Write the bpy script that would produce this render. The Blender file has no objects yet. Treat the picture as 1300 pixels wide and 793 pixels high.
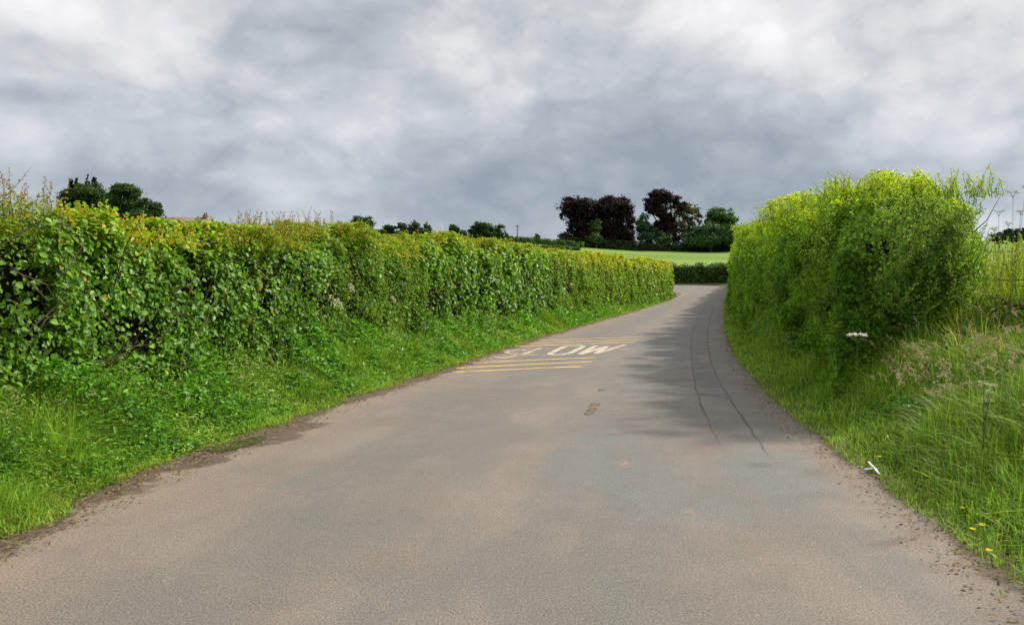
import bpy, math, random
import numpy as np
from mathutils import Vector
R = np.random.default_rng(11)
random.seed(5)
sc = bpy.context.scene
C = sc.collection
CAMH, FPX, CX, HY = 1.6, 1000.0, 650.0, 340.0   # eye height, focal length, optical axis and horizon row of the photo

# ------------------------------------------------------------------ helpers
def link(o, parent=None):
    C.objects.link(o)
    if parent is not None: o.parent = parent
    return o
def tag(o, label=None, cat=None, group=None, kind=None):
    for k, v in (('label', label), ('category', cat), ('group', group), ('kind', kind)):
        if v: o[k] = v
    return o
def empty(name, loc=(0, 0, 0)):
    o = bpy.data.objects.new(name, None); o.location = loc; o.empty_display_size = .2
    return link(o)
def mesh(name, V, groups, mat, parent=None, col=None, smooth=False, uv=None, mats=None):
    """V (N,3); groups: list of (M,k) index arrays; col (N,3)"""
    me = bpy.data.meshes.new(name)
    V = np.asarray(V, dtype=np.float32)
    if parent is not None: V = V - np.array(parent.location, dtype=np.float32)
    me.vertices.add(len(V)); me.vertices.foreach_set('co', V.ravel())
    loops = np.concatenate([np.asarray(g).ravel() for g in groups]).astype(np.int32)
    sizes = np.concatenate([np.full(len(g), np.asarray(g).shape[1]) for g in groups])
    starts = (np.cumsum(sizes) - sizes).astype(np.int32)
    me.loops.add(len(loops)); me.loops.foreach_set('vertex_index', loops)
    me.polygons.add(len(sizes)); me.polygons.foreach_set('loop_start', starts)
    if smooth: me.polygons.foreach_set('use_smooth', np.ones(len(sizes), dtype=bool))
    me.update(calc_edges=True)
    if col is not None:
        a = me.color_attributes.new('Col', 'FLOAT_COLOR', 'POINT')
        c = np.ones((len(V), 4), dtype=np.float32); c[:, :3] = np.clip(col, 0, 1)
        a.data.foreach_set('color', c.ravel())
    if uv is not None:
        l = me.uv_layers.new(name='UVMap'); l.data.foreach_set('uv', np.asarray(uv, dtype=np.float32)[loops].ravel())
    for m in (mats or [mat]): me.materials.append(m)
    me.validate()
    return link(bpy.data.objects.new(name, me), parent)

def hsh(ix, iy, iz, s):
    h = (ix.astype(np.int64) * 374761393 + iy.astype(np.int64) * 668265263 + iz.astype(np.int64) * 2147483647 + s * 1274126177) & 0xffffffff
    h = ((h ^ (h >> 13)) * 1274126177) & 0xffffffff
    return ((h ^ (h >> 16)) & 0xffff) / 65535.0
def noise(P, scale, s=0):
    """value noise 0..1"""
    Q = np.asarray(P, dtype=np.float64) / scale
    if Q.shape[1] == 2: Q = np.column_stack([Q, np.zeros(len(Q))])
    I = np.floor(Q); F = Q - I; F = F * F * (3 - 2 * F); I = I.astype(np.int64)
    out = 0
    for dx in (0, 1):
        for dy in (0, 1):
            for dz in (0, 1):
                w = (F[:, 0] if dx else 1 - F[:, 0]) * (F[:, 1] if dy else 1 - F[:, 1]) * (F[:, 2] if dz else 1 - F[:, 2])
                out = out + w * hsh(I[:, 0] + dx, I[:, 1] + dy, I[:, 2] + dz, s)
    return out
def sm(x, a, b):
    t = np.clip((np.asarray(x, dtype=float) - a) / (b - a), 0, 1); return t * t * (3 - 2 * t)
def unit(v): return v / np.maximum(np.linalg.norm(v, axis=-1, keepdims=True), 1e-9)
def mixc(a, b, t): t = np.asarray(t)[:, None]; return np.asarray(a) * (1 - t) + np.asarray(b) * t

# ------------------------------------------------------------------ terrain profile along the view
PY = np.array([-60, 0, 8, 10, 17, 26, 35, 45, 60, 70, 80, 100, 280, 600, 2500])
PZ = np.array([0, 0, 0, -.05, -.25, -.47, -.64, -.80, -.88, -.64, -.16, .5, 8.3, 15.0, 22.0])
def prof(y): return np.interp(y, PY, PZ)
def pix(px, py, lo=3.0, hi=100.0):
    """where the ray through a photo pixel meets the road profile"""
    ys = np.linspace(lo, hi, 4000)
    f = CAMH + (HY - py) / FPX * ys - prof(ys)
    i = np.argmax(f < 0) if (f < 0).any() else len(ys) - 1
    y = ys[i]
    return np.array([(px - CX) / FPX * y, y])
def at(px, py, d):
    return np.array([(px - CX) / FPX * d, d, CAMH + (HY - py) / FPX * d])
def chaikin(P, n=2):
    P = np.asarray(P, float)
    for _ in range(n):
        a = P[:-1] * .75 + P[1:] * .25; b = P[:-1] * .25 + P[1:] * .75
        P = np.vstack([P[:1], np.column_stack([a, b]).reshape(-1, 2), P[-1:]])
    return P
Lpx = [(100, 640), (200, 594), (300, 562), (360, 537), (430, 511), (500, 489), (560, 471), (600, 457), (640, 442), (700, 424), (760, 407), (820, 390), (850, 380.5)]
Rpx = [(1245, 700), (1200, 665), (1150, 624), (1100, 590), (1050, 555), (1000, 515), (962, 480), (937, 450), (925, 420), (921, 395), (922, 380)]
Lw = [(-3.7, -6), (-3.25, 2), (-3.05, 4.2)] + [tuple(pix(*p)) for p in Lpx] + [(14.9, 69.5), (14.6, 72), (12, 74.3), (4, 75.5), (-45, 75.5)]
Rw = [(2.0, -6), (2.45, 2)] + [tuple(pix(*p)) for p in Rpx] + [(19.6, 71), (21.4, 76), (20.4, 79.8), (16, 81.2), (4, 81.2), (-45, 81.2)]
Lw = chaikin(Lw); Rw = chaikin(Rw)
def arc(P): return np.concatenate([[0], np.cumsum(np.linalg.norm(np.diff(P, axis=0), axis=1))])
def along(P, s):
    S = arc(P); s = np.asarray(s, float)
    X = np.column_stack([np.interp(s, S, P[:, 0]), np.interp(s, S, P[:, 1])])
    e = .4
    A = np.column_stack([np.interp(s - e, S, P[:, 0]), np.interp(s - e, S, P[:, 1])])
    B = np.column_stack([np.interp(s + e, S, P[:, 0]), np.interp(s + e, S, P[:, 1])])
    T = unit(B - A)
    return X, T, np.column_stack([-T[:, 1], T[:, 0]])      # point, tangent, left normal
POLY = np.vstack([Lw, Rw[::-1]])
def road_dist(X):
    """signed distance to the road (negative on it)"""
    X = np.asarray(X, float)[:, :2]; out = np.empty(len(X))
    A = POLY; B = np.roll(POLY, -1, axis=0)
    for i in range(0, len(X), 20000):
        Q = X[i:i + 20000][:, None, :]
        d = B - A; t = np.clip(((Q - A) * d).sum(-1) / np.maximum((d * d).sum(-1), 1e-9), 0, 1)
        D = np.linalg.norm(Q - (A + t[..., None] * d), axis=-1).min(1)
        yc = (A[:, 1] > Q[..., 1]) != (B[:, 1] > Q[..., 1])
        xi = (B[:, 0] - A[:, 0]) * (Q[..., 1] - A[:, 1]) / (B[:, 1] - A[:, 1] + 1e-12) + A[:, 0]
        ins = (yc & (Q[..., 0] < xi)).sum(1) % 2 == 1
        out[i:i + 20000] = np.where(ins, -D, D)
    return out
def ground(X, e=None):
    X = np.asarray(X, float); x, y = X[:, 0], X[:, 1]
    if e is None: e = road_dist(X)
    xr = np.interp(y, Rw[:60, 1], Rw[:60, 0]); right = (x > xr - 2.5) & (y < 72)
    z = prof(y)
    z = z + np.where(right, .62 * sm(e, .15, 2.4), .16 * sm(e, .1, 1.2))
    z = z + (noise(np.column_stack([x, y]), .9, 3) - .5) * .10 * sm(e, .15, .8)
    z = z + np.clip(-(x - 24) * .062, -1.2, 6.0) * sm(y, 90, 280) + np.clip((x - 70) * .03, 0, 8) * sm(y, 60, 280)
    z = z + (noise(np.column_stack([x, y]), 37, 8) - .5) * 1.2 * sm(y, 95, 200) + .5 * sm(y, 81.5, 86)
    z = z - .035 * (1 - sm(e, .10, .30))
    return z

# ------------------------------------------------------------------ materials
def newmat(name):
    m = bpy.data.materials.new(name); m.use_nodes = True
    nt = m.node_tree; nt.nodes.clear()
    out = nt.nodes.new('ShaderNodeOutputMaterial')
    return m, nt, out
def N(nt, t, **kw):
    n = nt.nodes.new(t)
    for k, v in kw.items():
        if k in n.inputs.keys() if hasattr(n.inputs, 'keys') else False: n.inputs[k].default_value = v
        else: setattr(n, k, v)
    return n
def leaf_mat(name, trans=.35, rough=.45, spec=.35, tint=(1.25, 1.25, .55)):
    m, nt, out = newmat(name); L = nt.links
    a = N(nt, 'ShaderNodeVertexColor'); a.layer_name = 'Col'
    p = N(nt, 'ShaderNodeBsdfPrincipled'); p.inputs['Roughness'].default_value = rough
    p.inputs['Specular IOR Level'].default_value = spec
    L.new(a.outputs[0], p.inputs['Base Color'])
    if trans > 0:
        mu = N(nt, 'ShaderNodeMix', data_type='RGBA', blend_type='MULTIPLY'); mu.inputs[0].default_value = 1
        L.new(a.outputs[0], mu.inputs[6]); mu.inputs[7].default_value = (*tint, 1)
        t = N(nt, 'ShaderNodeBsdfTranslucent'); L.new(mu.outputs[2], t.inputs[0])
        x = N(nt, 'ShaderNodeMixShader'); x.inputs[0].default_value = trans
        L.new(p.outputs[0], x.inputs[1]); L.new(t.outputs[0], x.inputs[2]); L.new(x.outputs[0], out.inputs[0])
    else: L.new(p.outputs[0], out.inputs[0])
    return m
def noise_mat(name, c1, c2, scale=5, rough=.8, bump=.3, bscale=60, spec=.3, detail=6):
    m, nt, out = newmat(name); L = nt.links
    tc = N(nt, 'ShaderNodeTexCoord')
    n1 = N(nt, 'ShaderNodeTexNoise'); n1.inputs['Scale'].default_value = scale; n1.inputs['Detail'].default_value = detail
    L.new(tc.outputs['Object'], n1.inputs['Vector'])
    r = N(nt, 'ShaderNodeValToRGB'); r.color_ramp.elements[0].position = .35; r.color_ramp.elements[1].position = .65
    r.color_ramp.elements[0].color = (*c1, 1); r.color_ramp.elements[1].color = (*c2, 1)
    L.new(n1.outputs[0], r.inputs[0])
    p = N(nt, 'ShaderNodeBsdfPrincipled'); p.inputs['Roughness'].default_value = rough; p.inputs['Specular IOR Level'].default_value = spec
    L.new(r.outputs[0], p.inputs['Base Color'])
    n2 = N(nt, 'ShaderNodeTexNoise'); n2.inputs['Scale'].default_value = bscale; L.new(tc.outputs['Object'], n2.inputs['Vector'])
    b = N(nt, 'ShaderNodeBump'); b.inputs['Strength'].default_value = bump; b.inputs['Distance'].default_value = .02
    L.new(n2.outputs[0], b.inputs['Height']); L.new(b.outputs[0], p.inputs['Normal'])
    L.new(p.outputs[0], out.inputs[0])
    return m
M = {}
M['leaf'] = leaf_mat('leaf', .38, .44, .32)
M['leaf_small'] = leaf_mat('small_leaf', .52, .55, .16)
M['grass'] = leaf_mat('grass_blade', .35, .5, .25)
M['tree_leaf'] = leaf_mat('tree_leaf', .22, .6, .15)
M['beech_leaf'] = leaf_mat('purple_leaf', .12, .6, .15, (1.3, .8, .6))
M['seed'] = leaf_mat('seed_head', .3, .8, .1, (1, 1, .9))
M['petal'] = leaf_mat('petal', .3, .6, .2, (1, 1, .9))
M['twig'] = noise_mat('twig_bark', (.05, .035, .022), (.13, .095, .06), 8, .9, .3, 80)
M['bark'] = noise_mat('tree_bark', (.035, .027, .02), (.09, .07, .055), 3, .95, .5, 20)
M['core'] = noise_mat('core_shade', (.012, .014, .006), (.035, .038, .016), 14, 1, .9, 40, .05)  # hedge filling; shade between the leaves is put into its near-black colour
M['dirt'] = noise_mat('verge_dirt', (.075, .048, .032), (.17, .115, .08), 7, .95, .8, 90)
M['bar'] = noise_mat('weathered_rail', (.06, .035, .022), (.14, .085, .055), 6, .9, .4, 50)
M['pole'] = noise_mat('pole_wood', (.06, .05, .04), (.10, .085, .07), 3, .9, .2, 30)
M['plastic'] = noise_mat('white_plastic', (.78, .78, .78), (.86, .86, .86), 6, .35, .05, 40, .5)
M['stone'] = noise_mat('road_stone', (.09, .07, .05), (.22, .165, .11), 20, .9, .5, 100)

# road surface -------------------------------------------------------------
def ramp(nt, fac, stops):
    r = N(nt, 'ShaderNodeValToRGB'); e = r.color_ramp.elements
    while len(e) < len(stops): e.new(.5)
    for i, (p, c) in enumerate(stops):
        e[i].position = p; e[i].color = (c, c, c, 1) if not isinstance(c, tuple) else (*c, 1)
    nt.links.new(fac, r.inputs[0]); return r.outputs[0]
def mixn(nt, fac, a, b, mode='MIX'):
    m = N(nt, 'ShaderNodeMix', data_type='RGBA', blend_type=mode)
    for s, v in ((0, fac), (6, a), (7, b)):
        if hasattr(v, 'is_linked'): nt.links.new(v, m.inputs[s])
        elif isinstance(v, tuple): m.inputs[s].default_value = (*v, 1)
        else: m.inputs[s].default_value = v
    return m.outputs[2]
def math_n(nt, op, a, b=None, clamp=False):
    m = N(nt, 'ShaderNodeMath', operation=op); m.use_clamp = clamp
    for i, v in enumerate((a, b)):
        if v is None: continue
        if hasattr(v, 'is_linked'): nt.links.new(v, m.inputs[i])
        else: m.inputs[i].default_value = v
    return m.outputs[0]
def tex(nt, vec, scale, detail=5, rough=.55, dist=0):
    n = N(nt, 'ShaderNodeTexNoise'); n.inputs['Scale'].default_value = scale; n.inputs['Detail'].default_value = detail
    n.inputs['Roughness'].default_value = rough; n.inputs['Distortion'].default_value = dist
    nt.links.new(vec, n.inputs['Vector']); return n.outputs[0]
def blob(nt, obj, cx, cy, rx, ry, rot=0):
    """soft ellipse 1 inside .. 0 outside, in metres on the ground"""
    mp = N(nt, 'ShaderNodeMapping'); mp.vector_type = 'TEXTURE'
    mp.inputs['Location'].default_value = (cx, cy, 0); mp.inputs['Rotation'].default_value = (0, 0, rot); mp.inputs['Scale'].default_value = (rx, ry, 50)
    nt.links.new(obj, mp.inputs[0])
    ln = N(nt, 'ShaderNodeVectorMath', operation='LENGTH'); nt.links.new(mp.outputs[0], ln.inputs[0])
    return math_n(nt, 'SUBTRACT', 1.0, ln.outputs['Value'], True)
def road_material(name, dark=1.0):
    m, nt, out = newmat(name); L = nt.links
    tc = N(nt, 'ShaderNodeTexCoord'); O = tc.outputs['Object']; U = tc.outputs['UV']
    sp = N(nt, 'ShaderNodeSeparateXYZ'); L.new(U, sp.inputs[0]); u = sp.outputs[0]     # u: 0 left edge .. 1 right edge
    mp = N(nt, 'ShaderNodeMapping'); mp.inputs['Scale'].default_value = (5.5, .35, 1); L.new(U, mp.inputs[0])
    streak = tex(nt, mp.outputs[0], 1.6, 6, .6, .3)
    big = tex(nt, O, .55, 5, .6, .4); mid = tex(nt, O, 2.3, 6, .65, .2)
    fine = tex(nt, O, 85, 4, .8)
    v = N(nt, 'ShaderNodeTexVoronoi'); v.inputs['Scale'].default_value = 120; L.new(O, v.inputs['Vector'])
    base = mixn(nt, ramp(nt, big, [(.35, 0.), (.65, 1.)]), (.215, .165, .135), (.268, .228, .192))
    base = mixn(nt, ramp(nt, streak, [(.40, 0.), (.58, .9)]), base, (.185, .170, .150))
    # smoother greyer tar in the wheel tracks, sandy pink along the left margin
    gx = [ramp(nt, u, [(0, 0.), (.20, .1), (.32, .8), (.42, .1)]), ramp(nt, u, [(.52, 0.), (.62, .8), (.72, .5), (.85, .0)])]
    for g in gx:
        base = mixn(nt, math_n(nt, 'MULTIPLY', g, ramp(nt, mid, [(.3, .15), (.58, .95)])), base, (.168, .160, .143))
    edge = math_n(nt, 'MULTIPLY', ramp(nt, u, [(0, 1.), (.07, 1.), (.18, 0.)]), ramp(nt, mid, [(.3, .35), (.6, 1.)]))
    base = mixn(nt, edge, base, (.29, .222, .175))
    edr = math_n(nt, 'MULTIPLY', ramp(nt, u, [(.90, 0.), (.97, .8), (1., 1.)]), ramp(nt, mid, [(.35, .1), (.6, .9)]))
    base = mixn(nt, edr, base, (.20, .14, .105))
    # bluish worn smear and rusty spots right of centre
    wob = tex(nt, O, 3.2, 6, .65, .5)
    smear = None
    for (px, py, rx, ry, ro) in ((738, 590, .42, 1.0, -.1), (825, 610, .6, .9, -.3), (770, 560, .5, .8, -.2), (880, 640, .6, .6, 0), (960, 590, .5, .8, -.4), (1010, 620, .4, .7, -.4)):
        c = pix(px, py); b = blob(nt, O, c[0], c[1], rx, ry, ro)
        smear = b if smear is None else math_n(nt, 'MAXIMUM', smear, b)
    sf = math_n(nt, 'MULTIPLY', ramp(nt, math_n(nt, 'ADD', smear, math_n(nt, 'MULTIPLY', math_n(nt, 'SUBTRACT', wob, .5), 2.2)), [(.15, 0.), (.45, .75)]), ramp(nt, smear, [(0., 0.), (.15, 1.)]))
    base = mixn(nt, math_n(nt, 'MULTIPLY', sf, .8), base, (.18, .185, .175))
    rust = None
    for (px, py, r) in ((783, 547, .11), (794, 588, .14), (790, 565, .08), (876, 650, .11), (690, 588, .06)):
        c = pix(px, py); b = blob(nt, O, c[0], c[1], r * 1.3, r * 2.2); rust = b if rust is None else math_n(nt, 'MAXIMUM', rust, b)
    rf = ramp(nt, math_n(nt, 'MULTIPLY', rust, math_n(nt, 'MULTIPLY', wob, 2.0)), [(.55, 0.), (1.2, .6)])
    rf = math_n(nt, 'MULTIPLY', rf, ramp(nt, tex(nt, O, 26, 4, .7), [(.42, 0.), (.58, 1.)]))
    base = mixn(nt, rf, base, (.44, .27, .16))
    # mud and grit washed over both margins
    va = N(nt, 'ShaderNodeVertexColor'); va.layer_name = 'Col'; sv = N(nt, 'ShaderNodeSeparateColor'); L.new(va.outputs[0], sv.inputs[0])
    dL = math_n(nt, 'MULTIPLY', math_n(nt, 'SUBTRACT', sv.outputs[0], .2), 10.); dR = math_n(nt, 'MULTIPLY', math_n(nt, 'SUBTRACT', sv.outputs[1], .2), 10.)
    nb = tex(nt, O, 1.1, 3, .5); nf = tex(nt, O, 9, 6, .7)
    mud = None
    for d_, wd in ((dL, .26), (dR, .17)):
        lim = math_n(nt, 'MULTIPLY', math_n(nt, 'ADD', math_n(nt, 'MULTIPLY', ramp(nt, nb, [(.35, .15), (.65, 1.6)]), .75), math_n(nt, 'MULTIPLY', math_n(nt, 'SUBTRACT', nf, .5), 1.8)), wd)
        k_ = math_n(nt, 'MULTIPLY', math_n(nt, 'SUBTRACT', lim, d_), 14.); k_ = math_n(nt, 'ADD', k_, .5, True); mud = k_ if mud is None else math_n(nt, 'MAXIMUM', mud, k_)
    c1 = pix(320, 560); c2 = pix(365, 545); c3 = pix(230, 590)
    for c, rx, ry, ro in ((c1, .42, .75, -.9), (c2, .32, .7, -.75), (c3, .3, .6, -1.0)):
        k_ = math_n(nt, 'ADD', math_n(nt, 'MULTIPLY', math_n(nt, 'SUBTRACT', math_n(nt, 'ADD', blob(nt, O, c[0], c[1], rx, ry, ro), math_n(nt, 'MULTIPLY', math_n(nt, 'SUBTRACT', nf, .5), .5)), .35), 8.), .5, True)
        mud = math_n(nt, 'MAXIMUM', mud, k_)
    base = mixn(nt, math_n(nt, 'MULTIPLY', mud, .92), base, ramp(nt, nf, [(.3, (.075, .05, .034)), (.55, (.13, .088, .06)), (.75, (.20, .14, .095))]))
    # aggregate
    base = mixn(nt, .55, base, ramp(nt, fine, [(.36, .10), (.64, 1.75)]) , 'MULTIPLY')
    base = mixn(nt, .6, base, ramp(nt, v.outputs['Distance'], [(0., 1.6), (.5, .6)]), 'MULTIPLY')
    base = mixn(nt, 1.0, base, (.90 * dark, .885 * dark, .86 * dark), 'MULTIPLY')
    p = N(nt, 'ShaderNodeBsdfPrincipled'); L.new(base, p.inputs['Base Color'])
    L.new(ramp(nt, mid, [(.3, .62), (.6, .86)]), p.inputs['Roughness']); p.inputs['Specular IOR Level'].default_value = .45
    hgt = math_n(nt, 'ADD', math_n(nt, 'MULTIPLY', v.outputs['Distance'], .7), math_n(nt, 'MULTIPLY', fine, .6))
    b = N(nt, 'ShaderNodeBump'); b.inputs['Strength'].default_value = .25; b.inputs['Distance'].default_value = .002
    L.new(hgt, b.inputs['Height']); L.new(b.outputs[0], p.inputs['Normal'])
    L.new(p.outputs[0], out.inputs[0])
    return m
M['road'] = road_material('worn_asphalt'); M['patch'] = road_material('patched_asphalt', .93)
def paint_material(name, c, wear, dirt=(.19, .15, .12)):
    m, nt, out = newmat(name); L = nt.links
    tc = N(nt, 'ShaderNodeTexCoord'); O = tc.outputs['Object']
    w = math_n(nt, 'ADD', math_n(nt, 'MULTIPLY', tex(nt, O, 14, 5, .7), .6), math_n(nt, 'MULTIPLY', tex(nt, O, 2.2, 3), .4))
    p = N(nt, 'ShaderNodeBsdfPrincipled'); p.inputs['Roughness'].default_value = .7
    L.new(mixn(nt, ramp(nt, w, [(wear - .1, 1.), (wear + .12, 0.)]), c, dirt), p.inputs['Base Color'])
    L.new(p.outputs[0], out.inputs[0]); return m
M['yellow'] = paint_material('worn_yellow_paint', (.68, .46, .12), .44)
M['yellow_faded'] = paint_material('faded_yellow_paint', (.70, .47, .14), .42)
M['cream'] = paint_material('worn_cream_paint', (.62, .53, .39), .47)
M['cream_faded'] = paint_material('faded_cream_paint', (.50, .40, .29), .50)
M['seam'] = noise_mat('tar_seam', (.07, .058, .048), (.17, .135, .11), 6, .8, .3, 80)

def ground_material():
    m, nt, out = newmat('ground_soil_and_turf'); L = nt.links
    tc = N(nt, 'ShaderNodeTexCoord'); O = tc.outputs['Object']
    a = N(nt, 'ShaderNodeVertexColor'); a.layer_name = 'Col'
    n1 = tex(nt, O, .12, 6, .6); n2 = tex(nt, O, 1.4, 6, .7)
    c = mixn(nt, .55, a.outputs[0], ramp(nt, n2, [(.3, .65), (.7, 1.35)]), 'MULTIPLY')
    c = mixn(nt, .5, c, ramp(nt, n1, [(.35, .8), (.65, 1.2)]), 'MULTIPLY')
    p = N(nt, 'ShaderNodeBsdfPrincipled'); p.inputs['Roughness'].default_value = .95; p.inputs['Specular IOR Level'].default_value = .1
    L.new(c, p.inputs['Base Color'])
    b = N(nt, 'ShaderNodeBump'); b.inputs['Strength'].default_value = .6; b.inputs['Distance'].default_value = .05
    L.new(n2, b.inputs['Height']); L.new(b.outputs[0], p.inputs['Normal']); L.new(p.outputs[0], out.inputs[0]); return m
M['ground'] = ground_material()

# ------------------------------------------------------------------ ground and road
def axis(segs):
    out = []
    for a, b, n in segs: out += list(np.linspace(a, b, n, endpoint=False))
    return np.array(out + [segs[-1][1]])
gx = axis([(-2600, -300, 16), (-300, -60, 24), (-60, -12, 32), (-12, 14, 104), (14, 30, 46), (30, 90, 30), (90, 320, 24), (320, 2600, 16)])
gy = axis([(-120, -10, 14), (-10, 0, 14), (0, 30, 110), (30, 92, 120), (92, 330, 70), (330, 2600, 24)])
GX, GY = np.meshgrid(gx, gy); P2 = np.column_stack([GX.ravel(), GY.ravel()])
E = road_dist(P2); GZ = ground(P2, E)
nx, ny = len(gx), len(gy)
idx = np.arange(nx * ny).reshape(ny, nx)
F4 = np.column_stack([idx[:-1, :-1].ravel(), idx[:-1, 1:].ravel(), idx[1:, 1:].ravel(), idx[1:, :-1].ravel()])
nn = noise(P2, 60, 5)
gc = mixc((.085, .06, .04), (.05, .075, .02), sm(E, .1, .7))
field = mixc((.12, .205, .035), (.17, .255, .05), nn); field = field * (.85 + .3 * noise(np.column_stack([P2[:, 0] * .15, P2[:, 1]]), 9, 15))[:, None]
gc = mixc(gc, (1, 1, 1), 0 * E) * (1 - sm(P2[:, 1], 84, 90))[:, None] + field * sm(P2[:, 1], 84, 90)[:, None]
gc = mixc(gc, (.26, .25, .07), .6 * sm(P2[:, 1], 84, 88) * (1 - sm(P2[:, 1], 96, 118)))
far = (P2[:, 0] < -2) & (P2[:, 1] > 205); gc[far] = (.075, .13, .03)
gobj = mesh('ground', np.column_stack([P2, GZ]), [F4], M['ground'], col=gc, smooth=True); tag(gobj, kind='structure')

NS = 420
tt = np.linspace(0, 1, NS)
# match the two edges point for point
def resamp(P, t):
    S = arc(P); return np.column_stack([np.interp(t * S[-1], S, P[:, 0]), np.interp(t * S[-1], S, P[:, 1])])
# piecewise matching so that cross lines stay square: before the bend by y, after it by arc length
Ly = Lw[Lw[:, 1] < 69]; Ry = Rw[Rw[:, 1] < 69]
ya = np.linspace(-6, 68, 330)
LA = np.column_stack([np.interp(ya - .0, Ly[:, 1], Ly[:, 0]), ya]); RA = np.column_stack([np.interp(ya, Ry[:, 1], Ry[:, 0]), ya])
Lb = np.vstack([LA[-1:], Lw[len(Ly):]]); Rb = np.vstack([RA[-1:], Rw[len(Ry):]])
tb = np.linspace(0, 1, 90)[1:] ** 1.6
LL = np.vstack([LA, resamp(Lb, tb)]); RR = np.vstack([RA, resamp(Rb, tb)])
us = np.r_[-.07, np.linspace(0, 1, 15), 1.07]; K = len(us)
RV = (LL[:, None, :] * (1 - us[None, :, None]) + RR[:, None, :] * us[None, :, None])
vv = arc((LL + RR) / 2)
UV = np.stack([np.broadcast_to(us[None], RV.shape[:2]), np.broadcast_to(vv[:, None], RV.shape[:2])], -1).reshape(-1, 2)
RV2 = RV.reshape(-1, 2); rz = prof(RV2[:, 1]) + .03 * (1 - (2 * UV[:, 0] - 1) ** 2) * 0
ri = np.arange(len(RV2)).reshape(-1, K)
RF = np.column_stack([ri[:-1, :-1].ravel(), ri[:-1, 1:].ravel(), ri[1:, 1:].ravel(), ri[1:, :-1].ravel()])
dl = np.linalg.norm(RR - LL, axis=1) * np.abs(np.cross(unit(RR - LL), unit(np.gradient((LL + RR) / 2, axis=0))))
dLm = (us[None] * dl[:, None]).reshape(-1); dRm = ((1 - us[None]) * dl[:, None]).reshape(-1)
road = mesh('road', np.column_stack([RV2, rz]), [RF], M['road'], uv=UV, smooth=True, col=np.column_stack([.2 + dLm / 10, .2 + dRm / 10, 0 * dLm]))
tag(road, kind='structure')
def on_road(P, lift): P = np.asarray(P, float); return np.column_stack([P, prof(P[:, 1]) + lift])
def strip(name, A, B, lift, mat, parent, uvs=None):
    A = np.asarray(A); B = np.asarray(B); n = len(A)
    V = on_road(np.vstack([A, B]), lift)
    F = np.array([[i, i + n, i + n + 1, i + 1] for i in range(n - 1)])
    return mesh(name, V, [F], mat, parent, uv=uvs)
# trench repair with its two tarred seams
s1 = chaikin([pix(*p) for p in ((930, 596), (917, 571), (903, 543), (883, 500), (876, 443), (880, 415), (888, 400), (896, 386))], 3)
s2 = chaikin([pix(*p) for p in ((1000, 603), (983, 583), (963, 563), (936, 520), (909, 480), (898, 443), (898, 418), (902, 402), (906, 388))], 3)
m_ = 70; a_ = resamp(s1, np.linspace(0, 1, m_)); b_ = resamp(s2, np.linspace(0, 1, m_))
strip_o = strip('repair_strip', a_[6:], b_[6:], .003, M['patch'], road, uvs=np.vstack([np.column_stack([np.full(m_ - 6, .7), np.linspace(0, 20, m_ - 6)]), np.column_stack([np.full(m_ - 6, .85), np.linspace(0, 20, m_ - 6)])]))
ca = strip_o.data.color_attributes.new('Col', 'FLOAT_COLOR', 'POINT'); ca.data.foreach_set('color', np.full(len(strip_o.data.vertices) * 4, .6, dtype=np.float32))
for P, w in ((a_, .006), (b_, .010)):
    X = resamp(P, np.linspace(0, 1, 260)); T = unit(np.gradient(X, axis=0)); Nn = np.column_stack([-T[:, 1], T[:, 0]])
    ww = (w * (.5 + noise(X, .35, 4)) * (.6 + .8 * noise(X, .05, 9)) * sm(np.linspace(0, 1, 260), 0, .06))[:, None]
    X = X + Nn * ((noise(X, .25, 6) - .5) * .03 + (noise(X, .06, 7) - .5) * .018)[:, None]
    strip('seam', X + Nn * ww, X - Nn * ww, .008, M['seam'], road)
# yellow bars
def bar(p0, p1, mat, w=.10):
    a = pix(*p0); b = pix(*p1); n = 30
    X = a[None] * (1 - np.linspace(0, 1, n))[:, None] + b[None] * np.linspace(0, 1, n)[:, None]
    T = unit(b - a); Nn = np.array([-T[1], T[0]])
    X = X + Nn * (.05 * np.sin(np.linspace(0, 3.1, n)))[:, None]
    w1 = (w * .5 * (.85 + .3 * noise(X, .12, 2)))[:, None]; w2 = (w * .5 * (.85 + .3 * noise(X + 7, .12, 2)))[:, None]
    strip('yellow_bar', X + Nn * w1, X - Nn * w2, .005, mat, road)
for p0, p1, mt, w in (((575, 473), (739, 465.5), 'yellow', .14), ((580, 467.5), (750, 459.5), 'yellow', .14), ((600, 461), (757, 454), 'yellow', .14),
                   ((655, 440), (806, 434.3), 'yellow_faded', .14), ((672, 436), (811, 431.2), 'yellow_faded', .14), ((684, 432.6), (817, 427.8), 'yellow', .14)):
    bar(p0, p1, M[mt], w)
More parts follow.
